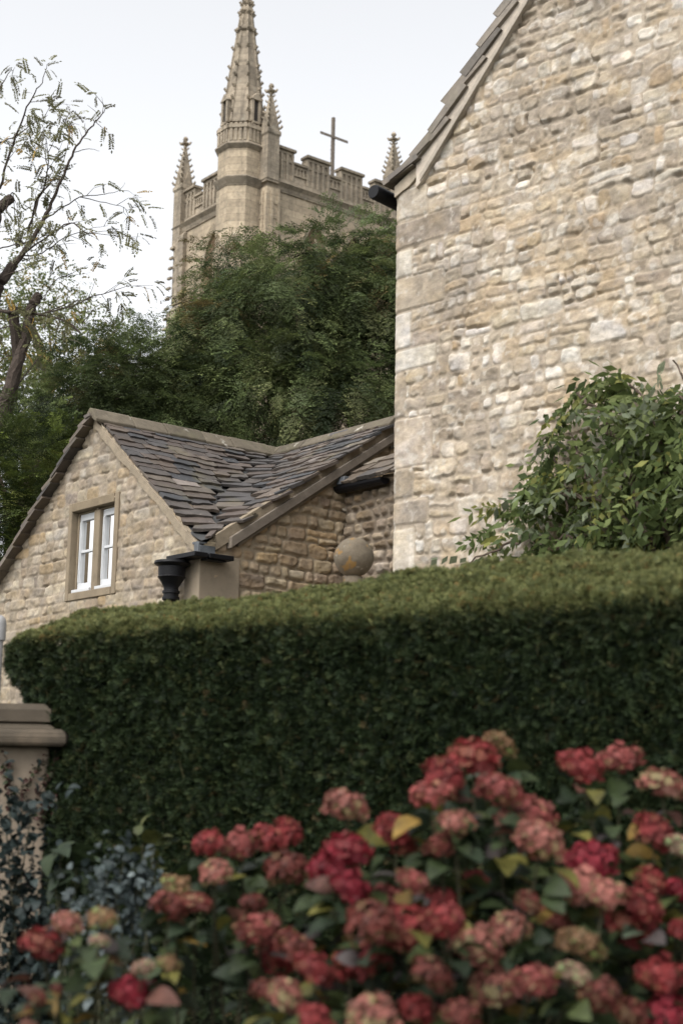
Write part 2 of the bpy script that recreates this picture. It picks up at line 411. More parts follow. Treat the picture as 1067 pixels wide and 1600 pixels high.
# ------------------------------------------------------------------ stone slates
SLATE = [((0.048, 0.043, 0.041), 3), ((0.059, 0.049, 0.042), 3), ((0.069, 0.052, 0.042), 3.5), ((0.081, 0.061, 0.046), 3), ((0.035, 0.035, 0.037), 1.5), ((0.099, 0.080, 0.061), .8), ((0.167, 0.139, 0.120), .25)]
BROWN = [((.10, .078, .058), 3), ((.075, .06, .048), 3), ((.125, .10, .077), 2), ((.16, .135, .105), 1), ((.055, .048, .043), 1.5)]
def pick(rng, pal):
    w = np.array([q for _, q in pal], float); c = np.array(pal[rng.choice(len(pal), p=w / w.sum())][0])
    return c * rng.uniform(.8, 1.2)
def slate(mb, rng, p, al, up, n, w, L, th, c):
    """one split stone: p middle of its lower edge, al along the course, up the slope"""
    lift = th * rng.uniform(.75, 1.3); nb = 5
    top = []; 
    for i in range(nb):
        q = i / (nb - 1) - .5
        top.append(p + al * w * q + up * (rng.uniform(-.012, .016) + .006 * (abs(q) > .45)) + n * (lift + rng.uniform(-.004, .004)))
    for q in (.5, 0, -.5):
        top.append(p + al * w * q * rng.uniform(.93, 1.0) + up * L + n * (.004 + rng.uniform(-.003, .003)))
    k = len(top); V = top + [t - n * th * rng.uniform(.8, 1.2) for t in top]
    F = [tuple(range(k)), tuple(range(2 * k - 1, k - 1, -1))] + [(i, k + i, k + (i + 1) % k, (i + 1) % k) for i in range(k)]
    if np.dot(np.cross(V[1] - V[0], V[k - 1] - V[0]), n) < 0: F = [f[::-1] for f in F]
    cc = np.array([c * (rng.uniform(.85, 1.15)) for _ in V]); mb.add(V, F, cc)
def course(mb, rng, pts, ups, ns, wr, L, th, pal):
    """lay slates along a polyline of points with an upslope vector and a normal at each"""
    seg = np.linalg.norm(np.diff(pts, axis=0), axis=1); s = np.concatenate([[0], np.cumsum(seg)]); tot = s[-1]
    x = 0.
    I = lambda q, A: np.array([np.interp(q, s, A[:, k]) for k in range(3)])
    while x < tot - .03:
        w = rng.uniform(*wr); 
        if x + w > tot: w = tot - x
        if tot - x - w < .09: w = tot - x
        m = x + w / 2; p = I(m, pts); al = nrm(I(min(tot, m + w * .4), pts) - I(max(0, m - w * .4), pts))
        n = nrm(I(m, ns)); up = nrm(I(m, ups)); up = nrm(up - al * np.dot(up, al) + al * rng.normal(0, .02))
        slate(mb, rng, p + up * rng.normal(0, .008), al, up, nrm(np.cross(al, up) * np.sign(np.dot(np.cross(al, up), n))), w - .006, L * rng.uniform(.92, 1.05), th * rng.uniform(.75, 1.3), pick(rng, pal))
        x += w
def flat_slope(mb, rng, e0, e1, up, n, length, ex0, ex1, wr, th, pal):
    """straight slope; courses from the eave edge e0-e1 upwards, exposure shrinking ex0 -> ex1"""
    t = 0.
    while t < length:
        f = t / length; ex = ex0 + (ex1 - ex0) * f
        pts = np.array([e0 + (e1 - e0) * q + up * t for q in (0, .5, 1)])
        course(mb, rng, pts, np.array([up] * 3), np.array([n] * 3), wr, min(ex * 1.75, length - t + .05), th, pal)
        t += ex
Z3 = np.array([0, 0, 1.])

# ------------------------------------------------------------------ cottage
TH = rad(40.39); CG = np.array([-math.sin(TH), math.cos(TH), 0]); CRr = np.array([math.cos(TH), math.sin(TH), 0])
CC = np.array([-1.393, 14.0, 0]); CA, CB = 2.1316, 2.56; ZE, ZH = 3.80, 5.53; KL = (ZH - ZE) / CA; KW = (ZH - ZE) / CB
CI = CC + CA * CG + CB * CRr
nG, nR = -CRr, -CG           # outward normals of the two gable walls
cottage = thing('cottage', (CC[0] + .5, CC[1] + 1.5, 1.2), 'stone cottage with two stone slate gables meeting at a valley and a white casement window', 'cottage')
COTP = [((0.274, 0.224, 0.162), 4), ((0.302, 0.253, 0.190), 3), ((0.246, 0.198, 0.143), 3), ((0.280, 0.213, 0.132), .9), ((0.224, 0.184, 0.139), 1.5), ((0.336, 0.289, 0.224), 1.3)]
WP = [((0.326, 0.252, 0.168), 4), ((0.357, 0.284, 0.189), 3), ((0.284, 0.215, 0.142), 3), ((0.347, 0.252, 0.147), 1.0), ((0.231, 0.173, 0.121), 1.0), ((0.389, 0.320, 0.231), 1.2)]
z0 = 1.0
W0, W1, WB, WT = 1.56, 2.63, 3.46, 4.58          # window surround outer rectangle (s along the wall from the corner, z)
polyL = [(0, z0), (2 * CA, z0), (2 * CA, ZE), (CA, ZH - .02), (0, ZE)]
polyW = [(0, z0), (2 * CB, z0), (2 * CB, ZE), (CB, ZH - .02), (0, ZE)]
rubble('gable_wall', cottage, M_cot, (CC[0], CC[1], 0), CG, nG, polyL, .0125, 21, (.095, .165), (.19, .34), COTP, (.25, .207, .155), relief=.010, gap=.002,
       holes=[(W0 + .06, WB + .05, W1 - .06, WT - .05)], back=.25, flush=.35, warp=.6, split=(.05, .2), esoft=.02)
rubble('side_wall', cottage, M_cot, (CC[0], CC[1], 0), CRr, nR, polyW, .0125, 33, (.10, .185), (.18, .40), WP, (.27, .22, .155), relief=.026, gap=.007, back=.25, flush=.2, split=(.3, .2))
m = MB()
prism(m, CC, CG, nG, polyL, -.42, -.30); prism(m, CC, CRr, nR, polyW, -.42, -.30)
EL = CC + 2 * CA * CG; ER = CC + 2 * CB * CRr
m.box(EL + Z3 * z0 - nG * .01, CRr * 6, -CG * .3, Z3 * (ZE - z0)); m.box(ER + Z3 * z0 - nR * .01, CG * 6, -CRr * .3, Z3 * (ZE - z0))
m.build('wall_core', mat_attr('core_stone', tint=(.2, .16, .115)), cottage)

# roof: the two slopes over the corner meet in a swept valley
def zsm(g, r):
    d = np.minimum(1, np.hypot(g, r)); k = .10 + .34 * d
    a, b = ZH - KL * g, ZH - KW * r; h = np.clip(.5 + .5 * (a - b) / k, 0, 1)
    return b * (1 - h) + a * h + k * h * (1 - h) * .9
def roofP(g, r, z): return CI - np.multiply.outer(g, CG) - np.multiply.outer(r, CRr) + np.multiply.outer(z, Z3)
rng = np.random.default_rng(3)
roof = MB(); OV = .10
zc = ZE - .04; lev = []
while zc < ZH - .05:
    f = (zc - ZE) / (ZH - ZE); lev.append(zc); zc += (.150 - .062 * f) * .70
th_ = np.concatenate([np.linspace(0.0005, .06, 200), np.linspace(.06, math.pi / 2 - .06, 900), np.linspace(math.pi / 2 - .06, math.pi / 2 - .0005, 200)])
for i, zc in enumerate(lev):
    lo = np.zeros_like(th_); hi = np.full_like(th_, 60.)
    for _ in range(40):
        md = (lo + hi) / 2; z = zsm(md * np.sin(th_), md * np.cos(th_)); up_ = z > zc
        lo = np.where(up_, md, lo); hi = np.where(up_, hi, md)
    g = lo * np.sin(th_); r = lo * np.cos(th_)
    # crop to the roof edges with the overhang
    ok = (g <= CA + OV + .05 * math.sin(i * 2.4)) & (r <= CB + .015)
    g, r = g[ok], r[ok]
    if len(g) < 3: continue
    e = 1e-3
    dzg = (zsm(g + e, r) - zsm(g - e, r)) / (2 * e); dzr = (zsm(g, r + e) - zsm(g, r - e)) / (2 * e)
    pts = roofP(g, r, np.full_like(g, zc)); gr = -np.outer(dzg, CG) - np.outer(dzr, CRr)
    ns = nrm(np.array([0, 0, 1.]) - gr); ups = nrm(gr + (dzg ** 2 + dzr ** 2)[:, None] * Z3)
    fr = i / len(lev)
    course(roof, rng, pts, ups, ns, (.22 - .05 * fr, .48 - .18 * fr), .30 - .10 * fr, .030 - .008 * fr, SLATE)
upL = nrm(CRr * 0 - CG * 1 + Z3 * KL); # left slope of the street gable (falls along +G)
nLl = nrm(CG * KL + Z3)
SL = math.hypot(CA, ZH - ZE)
e0 = CC + 2 * CA * CG + Z3 * ZE + CG * .12 - Z3 * .12 * KL
flat_slope(roof, rng, e0 + nG * .14, e0 - nG * 4.5, upL, nLl, SL + .12, .23, .17, (.22, .42), .042, BROWN)
upW = nrm(-CRr + Z3 * KW); nWw = nrm(CRr * KW + Z3); SW = math.hypot(CB, ZH - ZE)
e0 = CC + 2 * CB * CRr + Z3 * ZE
flat_slope(roof, rng, e0 + nR * .10, e0 - nR * 4.5, upW, nWw, SW, .22, .13, (.22, .42), .034, SLATE)
roof_o = roof.build('roof', M_slate, cottage)
# boarding under the slates
gs = np.linspace(-CA - .1, CA, 60); rs = np.linspace(-CB, CB - .0, 60); GG, RR = np.meshgrid(gs, rs, indexing='ij')
zz = np.maximum(ZH - KL * np.abs(GG), ZH - KW * np.abs(RR)); q = (GG > 0) & (RR > 0); zz[q] = zsm(GG[q], RR[q]); zz -= .045
V = (CI - GG[..., None] * CG - RR[..., None] * CRr + zz[..., None] * Z3).reshape(-1, 3); idx = np.arange(3600).reshape(60, 60)
F = np.stack([idx[:-1, :-1], idx[1:, :-1], idx[1:, 1:], idx[:-1, 1:]], -1).reshape(-1, 4)
mesh_np('roof_boarding', V, F, M_wood, cottage, np.full((3600, 3), .05))

# ridge stones
def ridge(mb, rng, p0, p1, side, k0, k1, seg=.5, w=.16, th=.05):
    d = nrm(p1 - p0); L = np.linalg.norm(p1 - p0); x = 0
    while x < L - .02:
        l = min(seg * rng.uniform(.8, 1.15), L - x)
        if L - x - l < .12: l = L - x
        a, b = p0 + d * (x + .004), p0 + d * (x + l - .004); j = rng.uniform(-.008, .008); c = np.array((.105, .088, .064)) * rng.uniform(.75, 1.25)
        pr = []
        for p in (a, b):
            p = p + Z3 * j; A = side * w - Z3 * w * k0; B = -side * w - Z3 * w * k1
            pr.append([p + A, p + A + Z3 * th * .8 + side * .01, p + side * .035 + Z3 * (th + .01), p + Z3 * (th + .03), p - side * .035 + Z3 * (th + .01), p + B + Z3 * th * .8 - side * .01, p + B, p - Z3 * .02])
        mb.frustum(pr[0], pr[1], c); x += l
m = MB(); rA = CC + CA * CG + Z3 * (ZH + .005); rI = CI + Z3 * (ZH + .005); rW = CC + CB * CRr + Z3 * (ZH + .005)
ridge(m, rng, rA + nG * .11, rI - nG * .1, CG, KL, KL, w=.14); ridge(m, rng, rW + nR * .10, rI - nR * .1, CRr, KW, KW, w=.12, th=.045)
bevel(m.build('ridge_cap', M_ridge, cottage), .012)

# mortar fillet under the right rake of the street gable, and verge bedding + timber bargeboard of the side gable
m = MB()
def rake(mb, rng, O, sd, nv, s0, zA, s1, zB, h0, h1, d0, d1, c, n=22, wob=.012):
    """a strip under a sloping edge: upper edge offset h1, lower edge h0 below the line"""
    pts = [(s0 + (s1 - s0) * i / n, zA + (zB - zA) * i / n) for i in range(n + 1)]
    lo = [(s, z - h0 + rng.uniform(-wob, wob)) for s, z in pts]; hi = [(s, z - h1) for s, z in pts]
    for i in range(n):
        prism(mb, O, sd, nv, [lo[i], lo[i + 1], hi[i + 1], hi[i]], d0, d1, np.array(c) * rng.uniform(.93, 1.07))
rake(m, rng, CC, CG, nG, .04, ZE + .02, CA + .02, ZH - .03, .095, -.005, -.05, .034, (.25, .205, .148), wob=.018)
rake(m, rng, CC, CRr, nR, .15, ZE + .10, CB, ZH - .04, .13, -.03, -.05, .055, (.21, .17, .12), wob=.004)
m.build('verge_mortar', M_mortar, cottage)
m = MB(); s0, s1 = .30, CB + .1; za = lambda s: ZE + KW * s
prism(m, CC, CRr, nR, [(s0, za(s0) - .20), (s1, za(s1) - .21), (s1, za(s1) - .115), (s0, za(s0) - .085)], .0, .10, (.15, .125, .10))
prism(m, CC, CRr, nR, [(s0 + .12, za(s0 + .12) - .245), (s1, za(s1) - .25), (s1, za(s1) - .212), (s0 + .12, za(s0 + .12) - .205)], .0, .06, (.17, .14, .105))
bevel(m.build('bargeboard', M_wood, cottage), .006)

# corner quoin under the gutter
m = MB()
m.box(CC + Z3 * z0 + nR * .035 + nG * .035, CRr * .50, CG * .26, Z3 * (ZE - z0 - .08), (.25, .205, .15))
bevel(m.build('quoin', M_dressed, cottage), .012)

# window: dressed stone surround, mullion, two white casements
win = tag(bpy.data.objects.new('window', None), None); col.objects.link(win); win.parent = cottage; win.location = np.array(CC + CG * 2.15 + Z3 * 4) - origin(cottage)
st = (.21, .168, .115); JB = .07; D = .022
m = MB(); P = lambda s0, t0, s1, t1, d0, d1, c=st: prism(m, CC, CG, nG, [(s0, t0), (s1, t0), (s1, t1), (s0, t1)], d0, d1, c)
P(W0, WB, W0 + .085, WT, -.24, D); P(W1 - JB, WB, W1, WT, -.24, D)
P(W0 + .102, WT - .10, W1 - JB - .002, WT, -.24, D, (.19, .15, .10))
P(W0 + .102, WB, W1 - JB - .002, WB + .085, -.24, D - .004)
P(W0 + .102, WT - .125, W1 - JB - .002, WT - .102, -.24, -.065)            # inner head
ms = (W0 + W1) / 2 - .005
P(ms - .062, WB + .087, ms + .062, WT - .127, -.24, -.03, (.20, .16, .11))
P(ms - .018, WT - .126, ms + .018, WT - .102, -.10, -.03, (.24, .195, .14))
P(W0 + .087, WB + .087, W0 + .105, WT - .127, -.24, -.06); P(W1 - JB - .035, WB + .087, W1 - JB - .002, WT - .127, -.24, -.06)
bevel(m.build('surround', M_dressed, win), .008)
for (a, b) in ((W0 + .107, ms - .064), (ms + .064, W1 - JB - .037)):
    m = MB(); lo, hi = WB + .10, WT - .128; d0, d1 = -.13, -.075; fw = .040
    Q = lambda s0, t0, s1, t1, e0=d0, e1=d1: prism(m, CC, CG, nG, [(s0, t0), (s1, t0), (s1, t1), (s0, t1)], e0, e1, (.50, .51, .52))
    Q(a, lo, a + fw, hi); Q(b - fw, lo, b, hi); Q(a + fw, hi - .075, b - fw, hi); Q(a + fw, lo, b - fw, lo + .10)
    mid = lo + (hi - lo) * .52; Q(a + fw, mid - .015, b - fw, mid + .015, d0 + .01, d1 - .006)
    Q(a + .012, lo + .112, a + fw - .008, hi - .085, d1, d1 + .010); Q(b - fw + .008, lo + .112, b - .012, hi - .085, d1, d1 + .010)
    prism(m, CC, CG, nG, [(a - .012, lo - .012), (b + .0, lo - .012), (b + .0, lo + .022), (a - .012, lo + .022)], -.12, .0, (.48, .485, .49))
    cs = m.build('casement', M_white, win); bevel(cs, .004)
    for (t0, t1) in ((lo + .098, mid - .012), (mid + .012, hi - .072)):
        g = MB(); prism(g, CC, CG, nG, [(a + fw - .005, t0), (b - fw + .005, t0), (b - fw + .005, t1), (a + fw - .005, t1)], -.108, -.104); g.build('pane', M_glass, cs)
    g = MB()
    for k in range(2):
        s = b - .03 - .028 * k; prism(g, CC, CG, nG, [(s - .03, lo + .02), (s, lo + .02), (s, hi), (s - .03, hi)], -.215 - .012 * (k % 2), -.205 - .012 * (k % 2))
    g.build('curtain', M_cloth, cs)
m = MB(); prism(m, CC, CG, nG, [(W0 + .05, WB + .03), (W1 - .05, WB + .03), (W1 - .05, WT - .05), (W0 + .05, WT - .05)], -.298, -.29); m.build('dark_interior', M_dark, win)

# rainwater goods at the corner: lead valley apron, gutters, hopper head, downpipe
m = MB(); cr = CC + nG * .05 + nR * .05
m.box(cr + Z3 * (ZE - .10), CG * .08, nG * .012, Z3 * .13); m.box(cr + Z3 * (ZE - .10), CRr * .18, nR * .012, Z3 * .10)
m.box(cr + Z3 * (ZE + .02) - nR * .03, CRr * .18, -nR * .1, Z3 * .02)
m.build('lead_apron', M_lead, cottage)
m = MB(); zg = ZE - .115
def half_gutter(mb, p, d, L, out, r=.065):
    n = 9; sec = lambda q, rr: [q + out * (rr * math.cos(math.pi * k / (n - 1)) + r) - Z3 * rr * math.sin(math.pi * k / (n - 1)) for k in range(n)]
    a0, a1, b0, b1 = sec(p, r), sec(p + d * L, r), sec(p, r - .012), sec(p + d * L, r - .012); V = a0 + a1 + b0 + b1
    F = [(i, i + 1, n + i + 1, n + i) for i in range(n - 1)] + [(2 * n + i, 3 * n + i, 3 * n + i + 1, 2 * n + i + 1) for i in range(n - 1)]
    F += [(0, n, 3 * n, 2 * n), (n - 1, 3 * n - 1, 4 * n - 1, 2 * n - 1)] + [tuple(range(n)), tuple(range(2 * n - 1, n - 1, -1))]
    mb.add(V, F)
m.box(cr + Z3 * (zg - .03) - nG * .02, CRr * .30, nR * .15, Z3 * .05); m.box(cr + nR * .15 + Z3 * (zg - .03), CG * .50, nG * .16, Z3 * .05)
m.box(cr + nR * .02 + Z3 * (zg - .048), CRr * .25, nR * .10, Z3 * .016)
bevel(m.build('corner_gutter', M_black, cottage), .018, 3)
hc = CC + CG * .20 + nG * .20
m = MB(); m.lathe([(.185, 0), (.19, .03), (.175, .05), (.15, .07), (.15, .20), (.16, .215), (.145, .23), (.11, .30), (.085, .34), (.085, .42), (.10, .43), (.10, .47), (.085, .48), (.085, .53), (.06, .55), (.055, 2.2)][::-1] and
        [(r * .95, -z * .78) for r, z in [(.185, 0), (.19, .03), (.175, .05), (.145, .07), (.14, .19), (.15, .205), (.135, .22), (.10, .29), (.08, .33), (.08, .37), (.092, .38), (.092, .41), (.08, .42), (.08, .45), (.092, .46), (.092, .49), (.065, .52), (.055, .56), (.055, 2.3)]][::-1], hc + Z3 * (zg - .045), 24)
shade_auto(m.build('hopper_head', M_black, cottage))
m = MB(); ge = EL + CG * .02 + Z3 * (ZE - .16); half_gutter(m, ge + nG * .14, -nG, 4.5, CG, .075); m.build('eaves_gutter', M_black, cottage)

# ------------------------------------------------------------------ low link building between the cottage and the gabled house
link = thing('link_building', (.6, 14.2, 1.2), 'low shaded stone link wall with a broken slate eave in the corner beside the cottage', 'outbuilding')
LS = 1.86; LO = CC + CRr * LS; ld = -CG                     # comes towards the camera from the side gable
LN = nrm(np.array([-CRr[0], -CRr[1], 0]))
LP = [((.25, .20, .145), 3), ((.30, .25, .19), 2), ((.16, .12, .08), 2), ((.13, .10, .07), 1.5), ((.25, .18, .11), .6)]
LZ = 4.70
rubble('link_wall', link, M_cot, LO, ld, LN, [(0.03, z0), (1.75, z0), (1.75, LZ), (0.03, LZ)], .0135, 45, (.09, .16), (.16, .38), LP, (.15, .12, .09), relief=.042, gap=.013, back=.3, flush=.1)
m = MB(); m.box(LO - LN * .28 + ld * .05 + Z3 * z0, ld * 1.8, -LN * .9, Z3 * (LZ - z0 - .04)); m.build('wall_core', bpy.data.materials['core_stone'], link)
m = MB(); lup = nrm(-LN + Z3 * .75); ln = nrm(LN * .75 + Z3)
flat_slope(m, rng, LO + LN * .14 + Z3 * (LZ - .03) + ld * .12, LO + LN * .14 + Z3 * (LZ - .03) + ld * 1.9, lup, ln, .55, .20, .16, (.2, .4), .036, BROWN)
flat_slope(m, rng, LO + LN * .10 + Z3 * (LZ - .02) + ld * .16, LO + LN * .10 + Z3 * (LZ - .02) + ld * 1.9, lup, ln, .2, .2, .2, (.2, .4), .03, BROWN)
m.build('link_roof', M_slate, link)
m = MB(); half_gutter(m, LO + LN * .03 + ld * .02 + Z3 * (LZ - .05), ld, .75, LN, .07); m.build('link_gutter', M_black, link)
m = MB(); m.box(LO + LN * .06 + ld * .04 + Z3 * (LZ - .03), ld * .12, LN * .09, Z3 * .09 - LN * .02); bevel(m.build('lead_flashing', M_lead, link), .01)
def on_side(px, py):
    p = on_plane(px, py, CC, nR); return p
def board(name, p0, p1, w, th, c, mat, parent):
    P, Q = on_side(*p0), on_side(*p1); d = nrm(Q - P); u = nrm(np.cross(d, nR)); mb = MB(); n = 6
    for e in range(1): 
        V0 = [P + u * w * .5 + nR * .02, P - u * w * .5 + nR * .02, P - u * w * .45 + nR * (.02 + th), P + u * w * .45 + nR * (.02 + th)]
        V1 = [q + (Q - P) + d * rng.uniform(-.02, .02) for q in V0]; mb.frustum(V0, V1, c)
    return bevel(mb.build(name, mat, parent), .008)
board('timber_stub', (539, 727), (553, 758), .10, .06, (.13, .105, .08), M_wood, link)
board('loose_slate', (601, 672), (611, 702), .09, .03, (.10, .085, .07), M_slate, link)
board('loose_slate', (556, 724), (578, 728), .06, .05, (.20, .165, .12), M_slate, link)

# ------------------------------------------------------------------ gabled stone house at the right
HD = np.array([.751, -.660, 0]); HD = nrm(HD); HNB = np.array([-HD[1], HD[0], 0])   # along the wall (towards the camera) and into the building
HK = np.array([.46, 12.5, 0]); hn = -HNB
def wall_st(px, py):
    p = on_plane(px, py, HK, hn); return np.dot(p - HK, HD), p[2]
house = thing('gabled_house', (2.5, 12.6, 1.1), 'large gabled house of pale rubble limestone with big quoins filling the right side', 'house')
sA, zA = wall_st(655, 262); sB, zB = wall_st(809, 3); zE = wall_st(618, 294)[1]
HSL = (zB - zA) / (sB - sA); print('house eave z', zA, 'slope deg', math.degrees(math.atan(HSL)))
RP = [((.375, .318, .25), 4), ((.43, .378, .312), 3), ((.345, .288, .22), 3), ((.51, .462, .40), 2.4), ((.345, .262, .17), .9), ((.275, .226, .173), .9), ((.365, .302, .22), 1.3)]
HS1 = 4.9
qy = [300, 350, 394, 437, 490, 548, 583, 656, 735, 783, 826, 897, 960, 1020]; qx = [668, 719, 645, 694, 643, 683, 634, 676, 646, 670, 649, 682, 650]
fixed = []
for i in range(len(qx)):
    za_, zb_ = wall_st(617, qy[i + 1])[1], wall_st(617, qy[i])[1]; s_ = wall_st(qx[i], (qy[i] + qy[i + 1]) / 2)[0]
    fixed.append((-.05, za_ + .004, s_, zb_ - .004))
zt = zA + HSL * (HS1 - sA) - .05
rubble('gable_wall', house, M_rubble, HK, HD, hn, [(0, 2.2), (HS1, 2.2), (HS1, zt), (sA, zA - .03), (0, zE)], .0115, 57, (.10, .215), (.13, .36), RP, (.33, .275, .208), relief=.011, gap=.006, fixed=fixed, flush=1.0, round_edge=.018, back=.2, split=(.45, .25), warp=1.0, esoft=.007, mottle=1.0)
m = MB(); HW = 8.2; hp = [(.03, .9), (HW, .9), (HW, zE - .1), (HW - sA, zA - .12), (HW / 2, zA + HSL * (HW / 2 - sA) - .12), (sA, zA - .12), (.03, zE - .1)]
prism(m, HK, HD, hn, hp, -7, -.06); prism(m, HK, HD, hn, [(HS1, .9), (HW, .9), (HW, zE - .1), (HW - sA, zA - .12), (HW / 2 + .02, zA + HSL * (HW / 2 - sA) - .15)], -.05, 0.0)
prism(m, HK, HD, hn, [(0, .9), (HS1, .9), (HS1, 2.2), (0, 2.2)], -.05, .0)
m.build('wall_core', mat_attr('house_core_stone', tint=(.27, .225, .17)), house)
HBROWN = [((.135, .112, .088), 3), ((.105, .088, .07), 3), ((.16, .135, .106), 2), ((.085, .072, .06), 1)]
m = MB(); hu = nrm(HD + Z3 * HSL); hnn = nrm(-HD * HSL + Z3); e0 = HK + HD * sA + Z3 * (zA + .02)
flat_slope(m, rng, e0 + hn * .09, e0 - hn * 2.5, hu, hnn, 5.6, .30, .24, (.25, .5), .085, HBROWN)
m.build('roof', M_slate, house)
m = MB()
for i in range(5):   # tilted, sprocketed eaves stones at the foot of the rake
    q = i / 4; e = HK + HD * (-.085 + q * (sA + .06)) + Z3 * (zE + .01 + (zA - zE) * q ** 1.25)
    sl_ = HSL * (.40 + .5 * q); slate(m, rng, e - hn * .25, -hn, nrm(HD + Z3 * sl_), nrm(-HD * sl_ + Z3), .68 + .03 * (i % 2), .36, .05, pick(rng, HBROWN))
m.build('eaves_stone', M_slate, house)
m = MB(); rake(m, rng, HK, HD, hn, .0, zE - .02, sA, zA, .10, -.02, -.05, .03, (.36, .305, .235), 6, .02); rake(m, rng, HK, HD, hn, sA, zA, HS1, zA + (HS1 - sA) * HSL, .22, -.03, -.05, .048, (.43, .375, .31), 60, .022)
m.build('verge_mortar', M_mortar, house)
m = MB(); prism(m, HK, HD, hn, [(sA + .05, zA - .17), (HS1, zt - .20), (HS1, zt - .14), (sA + .05, zA - .10)], .05, .062, (.36, .315, .26))
bevel(m.build('verge_moulding', M_mortar, house), .012)
m = MB(); gp = at(583, 299, 12.55); m.tube([gp, gp + HNB * .02, gp + HNB * 3], [.062, .07, .07], 16); shade_auto(m.build('eaves_gutter', M_black, house))
# ------------------------------------------------------------------ church tower
TT = rad(38.21); TN = np.array([-2.839, 48.0, 0]); TS = 6.049; TZ = 3.0
tower = thing('church_tower', (TN[0], TN[1], TZ), 'weathered limestone church tower with battlements and a crocketed corner spire', 'church tower', rz=TT)
tR = np.array([math.cos(TT), math.sin(TT), 0]); tG = np.array([-math.sin(TT), math.cos(TT), 0])
def tloc(P): d = np.asarray(P) - TN; return np.array([np.dot(d, tR), np.dot(d, tG), d[2] - TZ])
ZS = 22.74 - TZ                                        # string course, local z
def face_z(px, py): return tloc(on_plane(px, py, TN, -tG))       # on the right-hand face
zpar = face_z(432, 226)[2]; zcren = face_z(470, 259)[2]; print('tower local string', ZS, 'parapet', zpar, 'crenel', zcren, 'base', 0)
mer = [face_z(a, 270)[0] for a in (432, 459, 480, 514, 532, 566, 584, 608)]; print('merlons', np.round(mer, 2))
W1_ = (1, 1, 1)
m = MB(); m.abox(0, 0, 0, TS, TS, ZS - .02); m.build('tower_wall', M_tower, tower, local=True)
def string_course(mb, z, x0, x1, h=.30, out=.22):
    for (za, zb, o0, o1) in ((z - h, z - h * .45, .05, .10), (z - h * .45, z, .10, out), (z, z + .10, out, .06)):
        a = [(x0 - o0, x0 - o0, za), (x1 + o0, x0 - o0, za), (x1 + o0, x1 + o0, za), (x0 - o0, x1 + o0, za)]
        b = [(x0 - o1, x0 - o1, zb), (x1 + o1, x0 - o1, zb), (x1 + o1, x1 + o1, zb), (x0 - o1, x1 + o1, zb)]
        mb.frustum(a, b, W1_)
m = MB(); string_course(m, ZS, 0, TS); m.build('string_course', M_towerd, tower, local=True)
# parapet: slab with ribs, rails and copings, crenellated, on four sides
def side(k):
    """maps (s along the face, d outward, z) to tower-local for face k"""
    if k == 0: return lambda s, d, z: (s, -d, z)
    if k == 1: return lambda s, d, z: (-d, s, z)
    if k == 2: return lambda s, d, z: (s, TS + d, z)
    return lambda s, d, z: (TS + d, s, z)
def fbox(mb, f, s0, s1, d0, d1, z0, z1, c=W1_):
    p = np.array(f(s0, d0, z0)); mb.box(p, np.array(f(s1, d0, z0)) - p, np.array(f(s0, d1, z0)) - p, np.array(f(s0, d0, z1)) - p, c)
half = TS / 2
ml = [(.30, 1.12), (1.72, 2.76), (3.30, 4.34), (4.94, 5.76)]
def parapet(k):
    f = side(k); mb = MB(); zb = ZS + .10; dep = .30
    fbox(mb, f, .0, TS, -dep, -.055, zb, zcren - .06)
    fbox(mb, f, .0, TS, -.098, .0, zb, zb + .16)
    for (a, b) in ml: fbox(mb, f, a, b, -dep, -.055, zcren - .06, zpar - .10)
    # rails under the copings, ribs
    gaps = [(0, ml[0][0])] + [(ml[i][1], ml[i + 1][0]) for i in range(3)] + [(ml[3][1], TS)]
    for (a, b) in gaps:
        fbox(mb, f, a, b, -dep - .04, .07, zcren - .06, zcren + .03, (.8, .8, .8))
        fbox(mb, f, a, b, -.096, .0, zcren - .16, zcren - .062); fbox(mb, f, a, b, -.096, -.004, zcren - .46, zcren - .40)
        n = max(2, int(round((b - a) / .17)))
        for i in range(n + 1):
            s = a + (b - a) * i / n; fbox(mb, f, s - .03, s + .03, -.097, -.002, zcren - .41, zcren - .15)
    for (a, b) in ml:
        fbox(mb, f, a - .05, b + .05, -dep - .05, .09, zpar - .10, zpar, (.75, .75, .75))
        fbox(mb, f, a, b, -.094, .0, zpar - .22, zpar - .102); fbox(mb, f, a + .02, b - .02, -.095, -.02, zcren - .02, zcren + .05)
        n = 4 if b - a > .9 else 3
        for i in range(n + 1):
            s = a + .04 + (b - a - .08) * i / n; fbox(mb, f, s - .045, s + .045, -.099, .004, zb + .16, zpar - .20)
        for i in range(n):
            s = a + .04 + (b - a - .08) * (i + .5) / n; w = (b - a - .08) / n
            for e in (-1, 1):
                mb.frustum([f(s + e * w * .5, -.095, zpar - .22), f(s + e * w * .16, -.095, zpar - .22), f(s + e * w * .5, -.095, zpar - .46)],
                           [f(s + e * w * .5, -.01, zpar - .22), f(s + e * w * .16, -.01, zpar - .22), f(s + e * w * .5, -.01, zpar - .46)])
    return mb
for k in range(4): parapet(k).build('parapet', M_towerd, tower, local=True)

